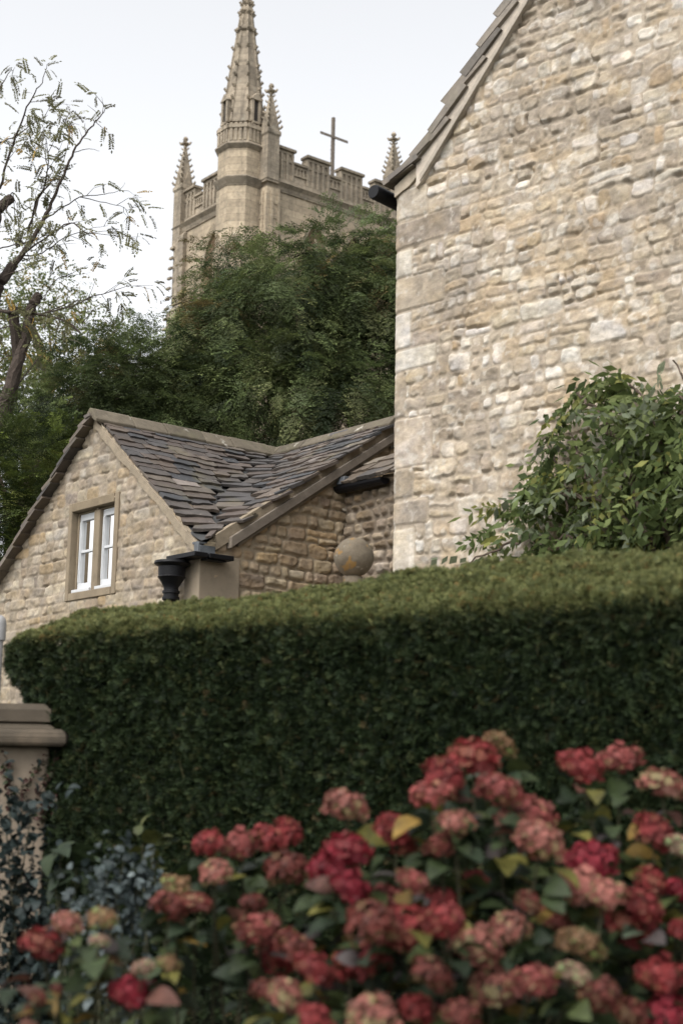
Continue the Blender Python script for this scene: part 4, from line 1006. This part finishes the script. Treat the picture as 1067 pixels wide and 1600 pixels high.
# ------------------------------------------------------------------ clipped yew hedge
HDIR = nrm(np.array([.837, -.547, 0])); HOUT = nrm(np.array([-.547, -.837, 0]))     # along the hedge (to the right), out towards the camera
H0 = np.array([0, 7.0, 0]); HF, HBk, HDEP = 2.335, 2.61, .92
def hedge_pt(t, q):
    """t along, q round the section: 0 ground front -> 1 ground back; returns point"""
    pass
def build_hedge():
    rng = np.random.default_rng(61)
    hd = thing('hedge', (0, 7.4, 0), 'long clipped dark yew hedge with a lighter sloping top in front of the buildings', 'hedge')
    tl = -2.46; tr = 3.6
    def tend(z): return np.interp(z, [0, 1.70, 1.86, 2.0, 2.12, 2.27, 2.45, 2.6], [.36, .33, .26, .16, .03, .0, .16, .34])     # how far the left end is set in at height z
    sec = [(0, 0), (0, .5), (.0, 1.0), (.0, 1.5), (.0, 1.75), (.005, 1.95), (.01, 2.1), (.02, HF - .08), (.05, HF - .02), (.10, HF + .02), (.3, HF + .10), (.5, HF + .18), (.7, HF + .26), (HDEP - .06, HBk), (HDEP, HBk - .06), (HDEP + .05, 2.2), (HDEP + .05, 1.2), (HDEP + .05, 0)]
    sec = np.array(sec); d = np.linalg.norm(np.diff(sec, axis=0), axis=1); s = np.concatenate([[0], np.cumsum(d)])
    def S(u): return np.interp(u, s, sec[:, 0]), np.interp(u, s, sec[:, 1])
    def pt(t, u):
        dep, z = S(u); lim = tl + tend(z)
        x = np.maximum(t, lim); hb = np.where(z > HF - .1, (z - HF + .1), 0) * (1.18 - .113 * (2.0 - x).clip(-1, 9) - .12 * np.clip((tl + .6 - x) / .6, 0, 1) ** 2); z = np.where(z > HF - .1, HF - .1 + hb, z)
        # round the left end in plan
        rl = np.where(dep > HDEP / 2, .9, .35); q = np.clip((lim + rl - x) / rl, 0, 1); mid = HDEP * .4; sh = np.sqrt(np.clip(1 - q ** 2 * .8, 0, 1))
        dep2 = mid + (dep - mid) * sh
        w = .035 * (fbm(x * 1.6 + 3, u * 1.6, 2, 3) - .5) * 2 + .03 * (fbm(x * 7, u * 5, 4, 2) - .5) * 2 + .03 * (fbm(x * 22, u * 14, 1, 2) - .5) * 2
        p = H0 + np.multiply.outer(x, HDIR) - np.multiply.outer(dep2, HOUT) + np.multiply.outer(z, Z3)
        return p, w, z, dep
    U = s[-1]; ts = np.linspace(tl, tr, 130); us = np.linspace(0, U, 70); TT_, UU = np.meshgrid(ts, us, indexing='ij')
    P, w, z, dep = pt(TT_.ravel(), UU.ravel()); P = P.reshape(130, 70, 3)
    ctr = H0 - HOUT * HDEP / 2
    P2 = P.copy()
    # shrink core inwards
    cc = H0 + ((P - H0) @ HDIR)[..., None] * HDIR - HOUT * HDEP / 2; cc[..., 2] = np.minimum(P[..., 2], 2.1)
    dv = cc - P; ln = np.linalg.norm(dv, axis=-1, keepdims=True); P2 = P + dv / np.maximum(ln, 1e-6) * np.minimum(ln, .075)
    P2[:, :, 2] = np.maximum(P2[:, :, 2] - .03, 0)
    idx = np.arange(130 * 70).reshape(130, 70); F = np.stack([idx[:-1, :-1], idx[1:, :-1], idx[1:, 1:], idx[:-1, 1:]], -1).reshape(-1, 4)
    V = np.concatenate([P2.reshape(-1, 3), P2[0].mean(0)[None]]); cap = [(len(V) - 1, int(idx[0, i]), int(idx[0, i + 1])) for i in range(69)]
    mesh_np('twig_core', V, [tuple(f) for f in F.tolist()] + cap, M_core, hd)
    # sprays
    def emit(n, ulo, uhi, t0, t1):
        t = rng.uniform(t0, t1, n); u = rng.uniform(ulo, uhi, n); p, w, z, dep = pt(t, u)
        e = .01; a, _, _, _ = pt(t + e, u); b, _, _, _ = pt(t, u + e); nn = nrm(np.cross(a - p + HDIR * 1e-5, b - p))
        nn = np.where((nn @ HOUT + nn[:, 2] < 0)[:, None] & (dep < HDEP * .5)[:, None], -nn, nn)
        return t, p + nn * w[:, None], nn, z, dep
    u_front0 = 0; iedge = np.interp(HF - .05, sec[:9, 1], s[:9]); itop = s[13]
    groups = []
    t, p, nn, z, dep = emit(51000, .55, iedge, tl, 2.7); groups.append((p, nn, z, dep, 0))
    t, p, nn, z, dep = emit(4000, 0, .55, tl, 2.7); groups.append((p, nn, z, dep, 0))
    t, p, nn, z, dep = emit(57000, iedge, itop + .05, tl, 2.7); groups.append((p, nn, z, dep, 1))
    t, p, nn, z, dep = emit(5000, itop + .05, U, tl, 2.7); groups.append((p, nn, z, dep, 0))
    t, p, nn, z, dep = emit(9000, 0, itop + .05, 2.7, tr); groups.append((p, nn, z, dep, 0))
    # rounded left end
    n = 5200; u = rng.uniform(.55, iedge + .1, n); p, w, z, dep = pt(np.full(n, tl), u); q = rng.uniform(0, 1, n)[:, None]
    back = p - np.outer(2 * (HDEP / 2 - dep), -HOUT) * 0
    c = H0 + np.outer(tl + tend(z), HDIR) - np.outer(dep, HOUT) + np.outer(z, Z3); mid = H0 + np.outer(tl + tend(z), HDIR) - HOUT * HDEP / 2 + np.outer(z, Z3)
    p = p + (mid - p) * q; groups.append((p, nrm(-HDIR + .5 * HOUT * (1 - q) + rng.normal(0, .2, (n, 3))), z, dep, 2))
    PP = np.concatenate([g[0] for g in groups]); NN = np.concatenate([g[1] for g in groups]); ZZ = np.concatenate([g[2] for g in groups]); K = np.concatenate([np.full(len(g[0]), g[4]) for g in groups])
    n = len(PP)
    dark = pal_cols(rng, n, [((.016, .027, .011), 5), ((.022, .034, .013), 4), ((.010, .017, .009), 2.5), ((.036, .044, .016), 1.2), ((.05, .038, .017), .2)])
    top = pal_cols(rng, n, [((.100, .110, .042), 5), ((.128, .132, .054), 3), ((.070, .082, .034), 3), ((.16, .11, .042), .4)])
    colr = np.where((K == 1)[:, None], top, dark)  # face coloured darker for its shade, top lighter for skylight and young shoots
    # painted top light and new growth thin out just below the clipped edge and on the bulging left end
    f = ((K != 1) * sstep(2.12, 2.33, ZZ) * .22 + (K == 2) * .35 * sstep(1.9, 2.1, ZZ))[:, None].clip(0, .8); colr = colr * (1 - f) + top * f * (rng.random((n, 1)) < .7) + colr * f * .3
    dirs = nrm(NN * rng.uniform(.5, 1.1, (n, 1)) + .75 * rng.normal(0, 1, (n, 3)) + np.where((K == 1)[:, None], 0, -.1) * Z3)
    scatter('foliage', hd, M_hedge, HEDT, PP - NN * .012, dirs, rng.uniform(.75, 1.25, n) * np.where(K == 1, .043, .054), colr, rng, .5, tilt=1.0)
    m = MB(); n = 70; t = rng.uniform(tl + .4, 2.1, n); u = rng.uniform(.6, iedge - .1, n); p, w, z, dep = pt(t, u)
    for i in range(n):
        q = p[i] + HOUT * (w[i] + .022); d = nrm(Z3 + .35 * rng.normal(0, 1) * HDIR + HOUT * rng.uniform(0, .12)); L = rng.uniform(.04, .13)
        m.tube([q, q + d * L * .5 + HOUT * .004, q + d * L], [.0022, .002, .0012], 4, np.array((.05, .045, .018)) * rng.uniform(.6, 1.3))
    o = m.build('stray_shoots', M_bark, hd); o['kind'] = 'stuff'
build_hedge()

# ------------------------------------------------------------------ stone pier with a coping, left of the hedge
PX1 = at(70, 1250, 7.95)[0]; PY = 7.95
pier = thing('stone_pier', (PX1 - .45, PY + .45, 0), 'pale stone pier with a weathered moulded coping at the left end of the hedge', 'pier')
zc0, zc1, zc2 = at(40, 1166, PY)[2], at(40, 1131, PY)[2], at(40, 1098, PY)[2]
m = MB(); m.abox(PX1 - 1.0, PY + .05, 0, PX1, PY + .95, zc0 - .002, (.185, .15, .112)); bevel(m.build('shaft', M_dressed, pier), .015)
def cap_ring(o, z): return [(PX1 - 1.0 - o, PY + .05 - o, z), (PX1 + o, PY + .05 - o, z), (PX1 + o, PY + .95 + o, z), (PX1 - 1.0 - o, PY + .95 + o, z)]
m = MB(); cs = (.060, .048, .034)
cp = [(.095, zc0), (.112, zc0 + .015), (.115, zc0 + .045), (.105, zc0 + .07), (.075, zc0 + .095), (.035, zc1 - .025), (.012, zc1 - .008), (.0, zc1)]
for (a_, za_), (b_, zb_) in zip(cp, cp[1:]): m.frustum(cap_ring(a_, za_), cap_ring(b_, zb_), cs)
m.frustum(cap_ring(-.02, zc1), cap_ring(-.02, zc1 + .012), (.07, .056, .04))
m.frustum(cap_ring(.005, zc1 + .012), cap_ring(.0, zc2 - .03), cs); m.frustum(cap_ring(.0, zc2 - .04), cap_ring(-.04, zc2), cs)
bevel(m.build('coping', M_dressed, pier), .03, 4)
# grey post behind the pier
gpt = at(1, 962, 8.95); post = thing('metal_post', (gpt[0], gpt[1], 0), 'pale grey metal post with a rounded cap beside the left end of the hedge', 'post')
m = MB(); zt = gpt[2]; m.lathe([(.030, .0), (.030, zt - .16)], (gpt[0], gpt[1], 0), 16); shade_auto(m.build('shaft', mat_plain('grey_metal', (.27, .265, .26), .5, .0, 30, .1, .15, 5), post))
m = MB(); m.lathe([(.030, zt - .16), (.043, zt - .155), (.043, zt - .05), (.036, zt - .02), (.018, zt), (.002, zt + .004)], (gpt[0], gpt[1], 0), 16); shade_auto(m.build('cap', bpy.data.materials['grey_metal'], post))

# ball finial on its gate pier behind the hedge
bc = at(553, 871, 10.2); br_ = 31 / FPX * 10.4
gp_ = thing('gate_pier', (bc[0], bc[1], ground_h(0, 10.2)), 'round lichen spotted stone ball finial showing over the hedge before the cottage wall', 'gate pier')
mb_, nt, p_, out = new_mat('lichened_stone'); g = N(nt, 'ShaderNodeNewGeometry')
c = ramp(nt, noise(nt, g.outputs['Position'], 9, 8, .7), [(.3, (.075, .058, .038)), (.7, (.16, .13, .09))])
c = mixc(nt, c, (.22, .12, .03), ramp(nt, noise(nt, g.outputs['Position'], 11, 3, .5), [(.60, (0, 0, 0)), (.64, (.85,) * 3)]))
c = mixc(nt, c, (.25, .23, .19), ramp(nt, noise(nt, g.outputs['Position'], 17, 3, .5), [(.66, (0, 0, 0)), (.72, (.7,) * 3)]))
nt.links.new(c, p_.inputs['Base Color']); p_.inputs['Roughness'].default_value = .9; bump(nt, p_, noise(nt, g.outputs['Position'], 60, 6), .5, .01)
m = MB(); pr = [(br_ * math.sin(a) * (1 + .01 * math.sin(5 * a)), -br_ * math.cos(a)) for a in np.linspace(.28, math.pi - .03, 22)]
m.lathe([(.10, -br_ - .10), (.075, -br_ - .05), (.065, -br_ + .002)] + pr, bc, 36); m.build('ball_finial', mb_, gp_, smooth=True)
m = MB(); zt = bc[2] - br_ - .10
m.abox(bc[0] - .30, bc[1] - .30, zt - .10, bc[0] + .30, bc[1] + .30, zt, (.30, .25, .18)); m.abox(bc[0] - .24, bc[1] - .24, ground_h(0, 10.2) - .1, bc[0] + .24, bc[1] + .24, zt - .102, (.34, .28, .2)); bevel(m.build('pier_shaft', M_dressed, gp_), .015)

# ------------------------------------------------------------------ wisteria on the right-hand wall
def wisteria():
    rng = np.random.default_rng(71); b = HK + HD * 2.6 + hn * .3
    t = thing('wisteria', (b[0], b[1], 1.0), 'leafy green wisteria climbing the pale stone wall behind the hedge at the right', 'climbing plant')
    out = [(735, 905), (790, 850), (812, 800), (850, 770), (868, 735), (895, 700), (905, 650), (935, 615), (985, 585), (1010, 600), (1067, 600), (1067, 900)]
    P, D = [], []
    poly = out + [(1067, 960), (735, 960)]; xs = np.array([p[0] for p in poly], float); ys = np.array([p[1] for p in poly], float)
    m = MB(); gs = []
    for (pts, r0) in (([(1090, 960), (1060, 860), (1000, 800), (930, 780), (870, 770), (830, 790)], .03), ([(1080, 960), (1050, 820), (1010, 700), (960, 640), (930, 620)], .03), ([(1090, 900), (1080, 740), (1050, 640), (1000, 600)], .025), ([(1060, 960), (980, 880), (900, 850), (830, 860), (760, 890)], .025), ([(1120, 900), (1130, 700), (1100, 580)], .025), ([(960, 900), (930, 800), (900, 700)], .015), ([(1000, 840), (960, 740), (925, 690)], .015)):
        R = []
        for i, (x, y) in enumerate(pts):
            q = on_plane(x, y, HK, hn) + hn * (.10 + .25 * rng.random() + .25 * (x - 750) / 330); R.append(q)
        R = np.array(R); s = np.linspace(0, 1, 26); q = np.linspace(0, 1, len(R)); R = np.stack([np.interp(s, q, R[:, k]) for k in range(3)], 1) + rng.normal(0, .02, (26, 3))
        m.tube(R, np.linspace(r0, .006, 26), 6, (.12, .09, .07)); gs.append(R)
    m.build('stem', M_bark, t)
    n = 0
    while n < 1050:
        x, y = rng.uniform(735, 1250), rng.uniform(585, 960)
        xx = min(x, 1060)
        top = np.interp(xx, xs[:11], ys[:11])
        if y < top + 8: continue
        if fbm(x / 45., y / 45., 3, 2) < .40 and x < 1000 and rng.random() < .85: continue
        off = rng.uniform(.06, .18 + .5 * min(1, (x - 735) / 300) * min(1, (y - top) / 90 + .3))
        P.append(on_plane(x, max(y, 610), HK, hn) + hn * off); D.append(nrm(hn * rng.uniform(.2, 1) + rng.normal(0, .5, 3) + HD * -.35 + Z3 * rng.uniform(-1.0, .0))); n += 1
    for i in range(0, len(out) - 1):
        for k in range(5):
            q = rng.random(); x = out[i][0] * (1 - q) + out[i + 1][0] * q; y = out[i][1] * (1 - q) + out[i + 1][1] * q
            if x > 1060: continue
            P.append(on_plane(x, y + rng.uniform(0, 12), HK, hn) + hn * rng.uniform(.08, .3)); D.append(nrm(-HD * .6 + hn * .5 + rng.normal(0, .3, 3) - Z3 * .3))
    n = len(P); wp = [((0.108, 0.142, 0.050), 5), ((0.150, 0.182, 0.072), 3), ((0.070, 0.096, 0.038), 3), ((0.204, 0.210, 0.066), 1), ((0.156, 0.180, 0.120), 1.5)]
    scatter('foliage', t, M_leaf, WIST, np.array(P), np.array(D), rng.uniform(.20, .36, n), pal_cols(rng, n, wp), rng, .15, tilt=.5)
wisteria()

# ------------------------------------------------------------------ hydrangeas
def flower_head(seed, lumps=5):
    rng = np.random.default_rng(seed); V, F, C = [], [], []
    n = 150; g = math.pi * (3 - math.sqrt(5))
    for i in range(n):
        z = 1 - 1.55 * (i + .5) / n; r = math.sqrt(max(0, 1 - z * z)); a = i * g; d = np.array([r * math.cos(a), r * math.sin(a), z]); d = nrm(d + rng.normal(0, .10, 3))
        R = .41 * (1 + .34 * (fbm(d[0] * 1.6 + seed, d[1] * 1.6 + d[2], seed % 5, 2) - .5) * 2 + rng.normal(0, .06)); p = d * R * np.array([1, 1, .82])
        u = nrm(np.cross(d, rng.normal(0, 1, 3))); v = np.cross(d, u); nd = nrm(d + .5 * rng.normal(0, 1, 3)); u = nrm(u - nd * np.dot(u, nd)); v = np.cross(nd, u)
        s = .092 * rng.uniform(.75, 1.2); sh = rng.uniform(.72, 1.2); hue = rng.random()
        c = np.array([1, 1, 1]) * sh
        old = fbm(d[0] * 1.3 + seed * 3, d[2] * 1.8 + d[1], (seed + 3) % 5, 2) - .18 * d[2]
        if hue < .10 + .5 * (old > .60): c = np.array([.9, 1.9, 1.2]) * sh
        elif hue < .30: c = np.array([.62, .75, .7]) * sh
        for k in range(4):
            an = k * math.pi / 2; e = u * math.cos(an) + v * math.sin(an); f = -u * math.sin(an) + v * math.cos(an); b = len(V)
            V += [p, p + e * s * .6 + f * s * .48 + nd * s * .10, p + e * s * 1.05 + nd * s * rng.uniform(-.05, .3), p + e * s * .6 - f * s * .48 + nd * s * .10]; F.append((b, b + 1, b + 2, b + 3))
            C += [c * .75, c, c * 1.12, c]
    b = len(V)     # green-brown stalk dome behind the florets
    for i in range(7):
        th = i / 6 * math.pi * .62
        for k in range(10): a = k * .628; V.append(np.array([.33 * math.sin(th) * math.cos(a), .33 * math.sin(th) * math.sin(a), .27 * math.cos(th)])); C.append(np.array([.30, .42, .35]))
    for i in range(6):
        for k in range(10): F.append((b + i * 10 + k, b + i * 10 + (k + 1) % 10, b + (i + 1) * 10 + (k + 1) % 10, b + (i + 1) * 10 + k))
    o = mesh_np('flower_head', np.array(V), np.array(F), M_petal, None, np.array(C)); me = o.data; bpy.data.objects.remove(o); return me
HEADS = [flower_head(s) for s in range(1, 7)]
def hleaf_t(rng):
    """ovate leaf, folded at the midrib, with a curved blade; 5 x 3 grid as quads"""
    n = 6; V, F = [], []
    for i in range(n):
        t = i / (n - 1); w = .36 * math.sin(math.pi * min(1, t * .94 + .03) ** .8) ** .9 if 0 < t < 1 else .01; z = .10 * math.sin(t * 3) - .28 * t * t
        for e in (-1, 0, 1): V.append((t, e * w, z + .16 * abs(e) * w + rng.normal(0, .008)))
    for i in range(n - 1):
        for k in range(2): F.append((i * 3 + k, i * 3 + k + 1, (i + 1) * 3 + k + 1, (i + 1) * 3 + k))
    V = np.array(V); T = np.tile([0, .35, 0], n).astype(float); return V, np.array(F), T
HLT = [hleaf_t(TR) for _ in range(5)]
K_RED, K_CRIM, K_ROSE, K_PINK, K_PALE, K_TAN, K_DULL = (.215, .034, .034), (.20, .016, .027), (.255, .066, .058), (.33, .125, .10), (.33, .20, .145), (.25, .14, .075), (.135, .036, .028)
BL = {'r': K_RED, 'c': K_CRIM, 'o': K_ROSE, 'p': K_PINK, 'l': K_PALE, 't': K_TAN, 'd': K_DULL}
WORD = {'r': 'red', 'c': 'deep crimson', 'o': 'rosy red', 'p': 'pink', 'l': 'pale pink', 't': 'tan', 'd': 'dull red'}
big = [(780, 1164, 52, 't'), (739, 1187, 80, 'r'), (693, 1213, 72, 'r'), (675, 1240, 66, 'o'), (780, 1236, 76, 'o'), (710, 1288, 56, 'p'), (826, 1280, 92, 'o'), (843, 1314, 76, 'p'), (540, 1261, 70, 'p'), (620, 1305, 72, 'r'), (543, 1331, 76, 'c'), (520, 1360, 72, 'c'), (545, 1385, 72, 'c'), (687, 1325, 50, 'd'), (924, 1346, 80, 'c'), (910, 1390, 84, 'p'), (947, 1398, 56, 'p'), (687, 1406, 60, 'r'), (644, 1378, 50, 'o'), (583, 1441, 85, 'd'), (635, 1453, 76, 'r'), (693, 1441, 66, 'r'), (797, 1450, 64, 'p'), (748, 1482, 75, 'p'), (907, 1476, 72, 't'), (898, 1525, 52, 'l'), (566, 1505, 86, 'r'), (490, 1516, 70, 'r'), (459, 1482, 64, 'd'), (676, 1522, 70, 'd'), (771, 1545, 72, 'p'), (832, 1537, 76, 'o'), (939, 1557, 60, 'd'), (490, 1597, 70, 'r'), (583, 1594, 76, 'p'), (826, 1412, 45, 'd'), (742, 1375, 42, 'r'), (446, 1557, 56, 'p'), (610, 1405, 60, 'o'), (720, 1585, 60, 'd'), (655, 1580, 60, 'r'), (870, 1440, 45, 'd')]
rgt = [(907, 1198, 74, 'r'), (968, 1188, 72, 'o'), (1034, 1227, 72, 'p'), (1022, 1300, 74, 'r'), (1066, 1325, 52, 'l'), (982, 1447, 82, 'r'), (1017, 1378, 54, 'r'), (1062, 1390, 48, 'c'), (1005, 1418, 62, 'r'), (1034, 1528, 82, 'r'), (1046, 1588, 86, 'c'), (1075, 1460, 60, 'r'), (985, 1585, 50, 'd'), (1085, 1250, 60, 'p')]
mid_ = [(325, 1317, 48, 'r'), (338, 1362, 52, 'p'), (378, 1322, 66, 'o'), (420, 1312, 60, 'r'), (452, 1298, 50, 'r'), (450, 1357, 70, 'd'), (276, 1390, 50, 't'), (264, 1417, 58, 'd'), (305, 1413, 56, 'o'), (405, 1453, 66, 'o'), (440, 1490, 72, 'r'), (395, 1410, 36, 'd'), (415, 1548, 48, 'd')]
frn = [(67, 1478, 70, 'r'), (106, 1443, 46, 'p'), (160, 1435, 46, 't'), (156, 1470, 32, 'l'), (172, 1506, 36, 't'), (223, 1512, 34, 'l'), (209, 1552, 74, 'c'), (264, 1508, 38, 't'), (60, 1560, 26, 'd'), (90, 1545, 20, 'd')]
HLP = [((0.023, 0.035, 0.012), 5), ((0.013, 0.022, 0.010), 5), ((0.041, 0.053, 0.018), 2.5), ((0.102, 0.094, 0.022), 1.3), ((0.132, 0.082, 0.018), .5), ((0.050, 0.041, 0.040), .5), ((0.038, 0.048, 0.031), .8), ((0.078, 0.034, 0.025), .4)]
def hydrangea(blooms, depth, seed, label, fill, group):
    rng = np.random.default_rng(seed); pts = []; x = [b[0] for b in blooms]; c = at(np.mean(x), 1500, depth)
    t = thing('hydrangea_bush', (c[0], c[1], .05), label, 'hydrangea', group)
    o0 = origin(t); LP_, LD, m = [], [], MB(); root = np.array([c[0], c[1] + .1, .1])
    for i, (bx, by, bd, k) in enumerate(blooms):
        Y = depth - .35 * (by - 1400) / 200 + rng.uniform(-.16, .16); p = at(bx, by, Y); R = bd / FPX * Y * 1.02
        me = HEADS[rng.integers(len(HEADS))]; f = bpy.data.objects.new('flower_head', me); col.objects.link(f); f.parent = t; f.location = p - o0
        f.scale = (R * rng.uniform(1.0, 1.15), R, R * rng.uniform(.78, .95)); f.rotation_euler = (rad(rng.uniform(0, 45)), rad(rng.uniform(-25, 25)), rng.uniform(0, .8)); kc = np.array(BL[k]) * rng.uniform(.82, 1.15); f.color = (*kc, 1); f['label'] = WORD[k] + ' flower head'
        s = root + np.array([rng.uniform(-.25, .25), rng.uniform(-.2, .2), 0]); mid = (s + p) / 2 + np.array([(p - s)[0] * .2, .05, .05]) 
        q = p - Z3 * .02; m.tube([s, mid, q + (q - mid) * -.12, q], [.007, .005, .004, .003], 6, (.04, .038, .02))
        for j in range(7):
            a = rng.uniform(0, 6.28); d = np.array([math.cos(a), math.sin(a) * .8 - .35, rng.uniform(-.3, .35)]); LP_.append(p + np.array([0, .02, -R * .45 - rng.uniform(0, .14)]) + nrm(d) * R * .25); LD.append(nrm(d))
    m.build('stem', M_bark, t)
    P0 = np.array([at(b[0], b[1], depth + .12) for b in blooms])
    for j in range(fill):
        b = P0[rng.integers(len(P0))]; b2 = P0[rng.integers(len(P0))]; q = rng.random() * .35; p = b * (1 - q) + b2 * q + np.array([rng.normal(0, .06), rng.uniform(-.05, .28), -rng.uniform(.05, .40)])
        a = rng.uniform(0, 6.28); LP_.append(p); LD.append(nrm(np.array([math.cos(a), math.sin(a) * .7 - .45, rng.uniform(-.5, .3)])))
    n = len(LP_); o = scatter('foliage', t, M_hleaf, HLT, np.array(LP_), np.array(LD), rng.uniform(.055, .112, n), pal_cols(rng, n, HLP), rng, .25, tilt=.55)
    for p in o.data.polygons: p.use_smooth = True
    return t
GH = 'hydrangea bushes in the border'
hydrangea(big, 4.35, 101, 'large hydrangea in the centre crowded with red and pink heads', 620, GH)
hydrangea(rgt, 4.5, 102, 'hydrangea with red heads cut off by the right edge of the picture', 260, GH)
hydrangea(mid_, 4.75, 103, 'sparser hydrangea with small rosy heads left of the largest bush', 85, GH)
hydrangea(frn, 4.3, 104, 'low hydrangea at the lower left with one round crimson head and faded tan heads', 45, GH)

# ------------------------------------------------------------------ plants round the pier
def leafy(name, pts, depth, n, sc, pal, templates, label, cat, seed, mat=M_hleaf, spread=.10, droop=.0, tip=.2):
    rng = np.random.default_rng(seed); P = np.array([at(x, y, depth) for x, y in pts]); c = P.mean(0); t = thing(name, (c[0], c[1], .03), label, cat)
    m = MB(); LP_, LD = [], []
    for p in P:
        s = np.array([c[0] + rng.normal(0, .1), c[1] + rng.normal(0, .08), .05]); mid = (s + p) / 2 + rng.normal(0, .03, 3); m.tube([s, mid, p], [.007, .005, .003], 5, (.06, .06, .035))
        for j in range(n):
            q = rng.random() ** .6; b = mid * (1 - q) + p * q if rng.random() < .5 else p; LP_.append(b + rng.normal(0, spread, 3) * np.array([1, .7, 1])); LD.append(nrm(rng.normal(0, 1, 3) + np.array([0, -.5, .2 - droop])))
    m.build('stem', M_bark, t); k = len(LP_); o = scatter('foliage', t, mat, templates, np.array(LP_), np.array(LD), np.array(sc) * rng.uniform(.7, 1.25, k), pal_cols(rng, k, pal), rng, tip, tilt=.5)
    for p in o.data.polygons: p.use_smooth = True
    return t
BLU = [((0.053, 0.069, 0.069), 4), ((0.078, 0.097, 0.098), 3), ((0.028, 0.039, 0.038), 3), ((0.109, 0.132, 0.132), 1)]
leafy('shrub', [(10, 1290), (30, 1320), (50, 1270), (20, 1350), (60, 1390), (5, 1400), (45, 1440), (80, 1420), (15, 1250), (10, 1480), (40, 1500), (70, 1480), (20, 1550), (5, 1590), (55, 1570), (30, 1530), (60, 1530), (15, 1510), (40, 1590), (80, 1550), (75, 1590)], 7.0, 60, .054, [((.018, .028, .027), 4), ((.030, .042, .040), 3), ((.011, .018, .016), 4)], HLT, 'dark blue green leafy shrub against the foot of the stone pier', 'shrub', 201, spread=.085)
leafy('shrub', [(165, 1350), (195, 1340), (225, 1365), (180, 1385), (235, 1395), (150, 1400), (205, 1420), (120, 1420), (190, 1370), (215, 1390), (170, 1410), (140, 1445)], 6.0, 46, .042, BLU, HLT, 'pale blue grey leaved shrub below the hedge behind the small hydrangea heads', 'shrub', 202, spread=.055)
leafy('leafy_plant', [(95, 1330), (112, 1350), (125, 1375), (85, 1365), (120, 1330)], 6.6, 4, .15, [((.028, .042, .018), 3), ((.022, .034, .018), 2)], HLT, 'plant with broad mid green leaves between the pier and the blue grey shrub', 'plant', 203, spread=.03)
leafy('climber', [(232, 1305), (240, 1325), (222, 1320)], 6.3, 4, .09, [((.06, .065, .018), 3), ((.045, .055, .018), 2)], HLT, 'few yellow green leaves hanging on the dark hedge face above the blue grey shrub', 'climbing plant', 204, spread=.03)
def pier_ivy():
    rng = np.random.default_rng(210); t = thing('ivy', (PX1 - .1, PY, 0), 'thin reddish brown ivy trails hanging down the front of the stone pier', 'ivy')
    m = MB(); P, D = [], []; y = PY + .03
    for tr in ([(8, 1180), (14, 1210), (20, 1235), (30, 1255), (40, 1262)], [(12, 1190), (16, 1230), (18, 1260)], [(66, 1185), (55, 1210), (45, 1228), (35, 1250)], [(84, 1205), (70, 1225), (60, 1248), (44, 1270)], [(90, 1240), (72, 1262), (62, 1285)], [(88, 1175), (85, 1210), (92, 1250), (95, 1300)]):
        R = np.array([at(a, b, y) for a, b in tr]); s = np.linspace(0, 1, 20); q = np.linspace(0, 1, len(R)); R = np.stack([np.interp(s, q, R[:, k]) for k in range(3)], 1) + rng.normal(0, .006, (20, 3)); m.tube(R, .003, 5, (.06, .04, .03))
        for p in R:
            for _ in range(2): P.append(p + rng.normal(0, .012, 3) - np.array([0, .015, 0])); D.append(nrm(rng.normal(0, 1, 3) + np.array([0, -.5, -.3])))
    m.build('stem', M_bark, t); n = len(P); scatter('foliage', t, M_hleaf, HLT, np.array(P), np.array(D), rng.uniform(.02, .04, n), pal_cols(rng, n, [((.05, .025, .02), 4), ((.035, .03, .018), 3), ((.035, .05, .02), 1.5)]), rng, .2, tilt=.6)
pier_ivy()
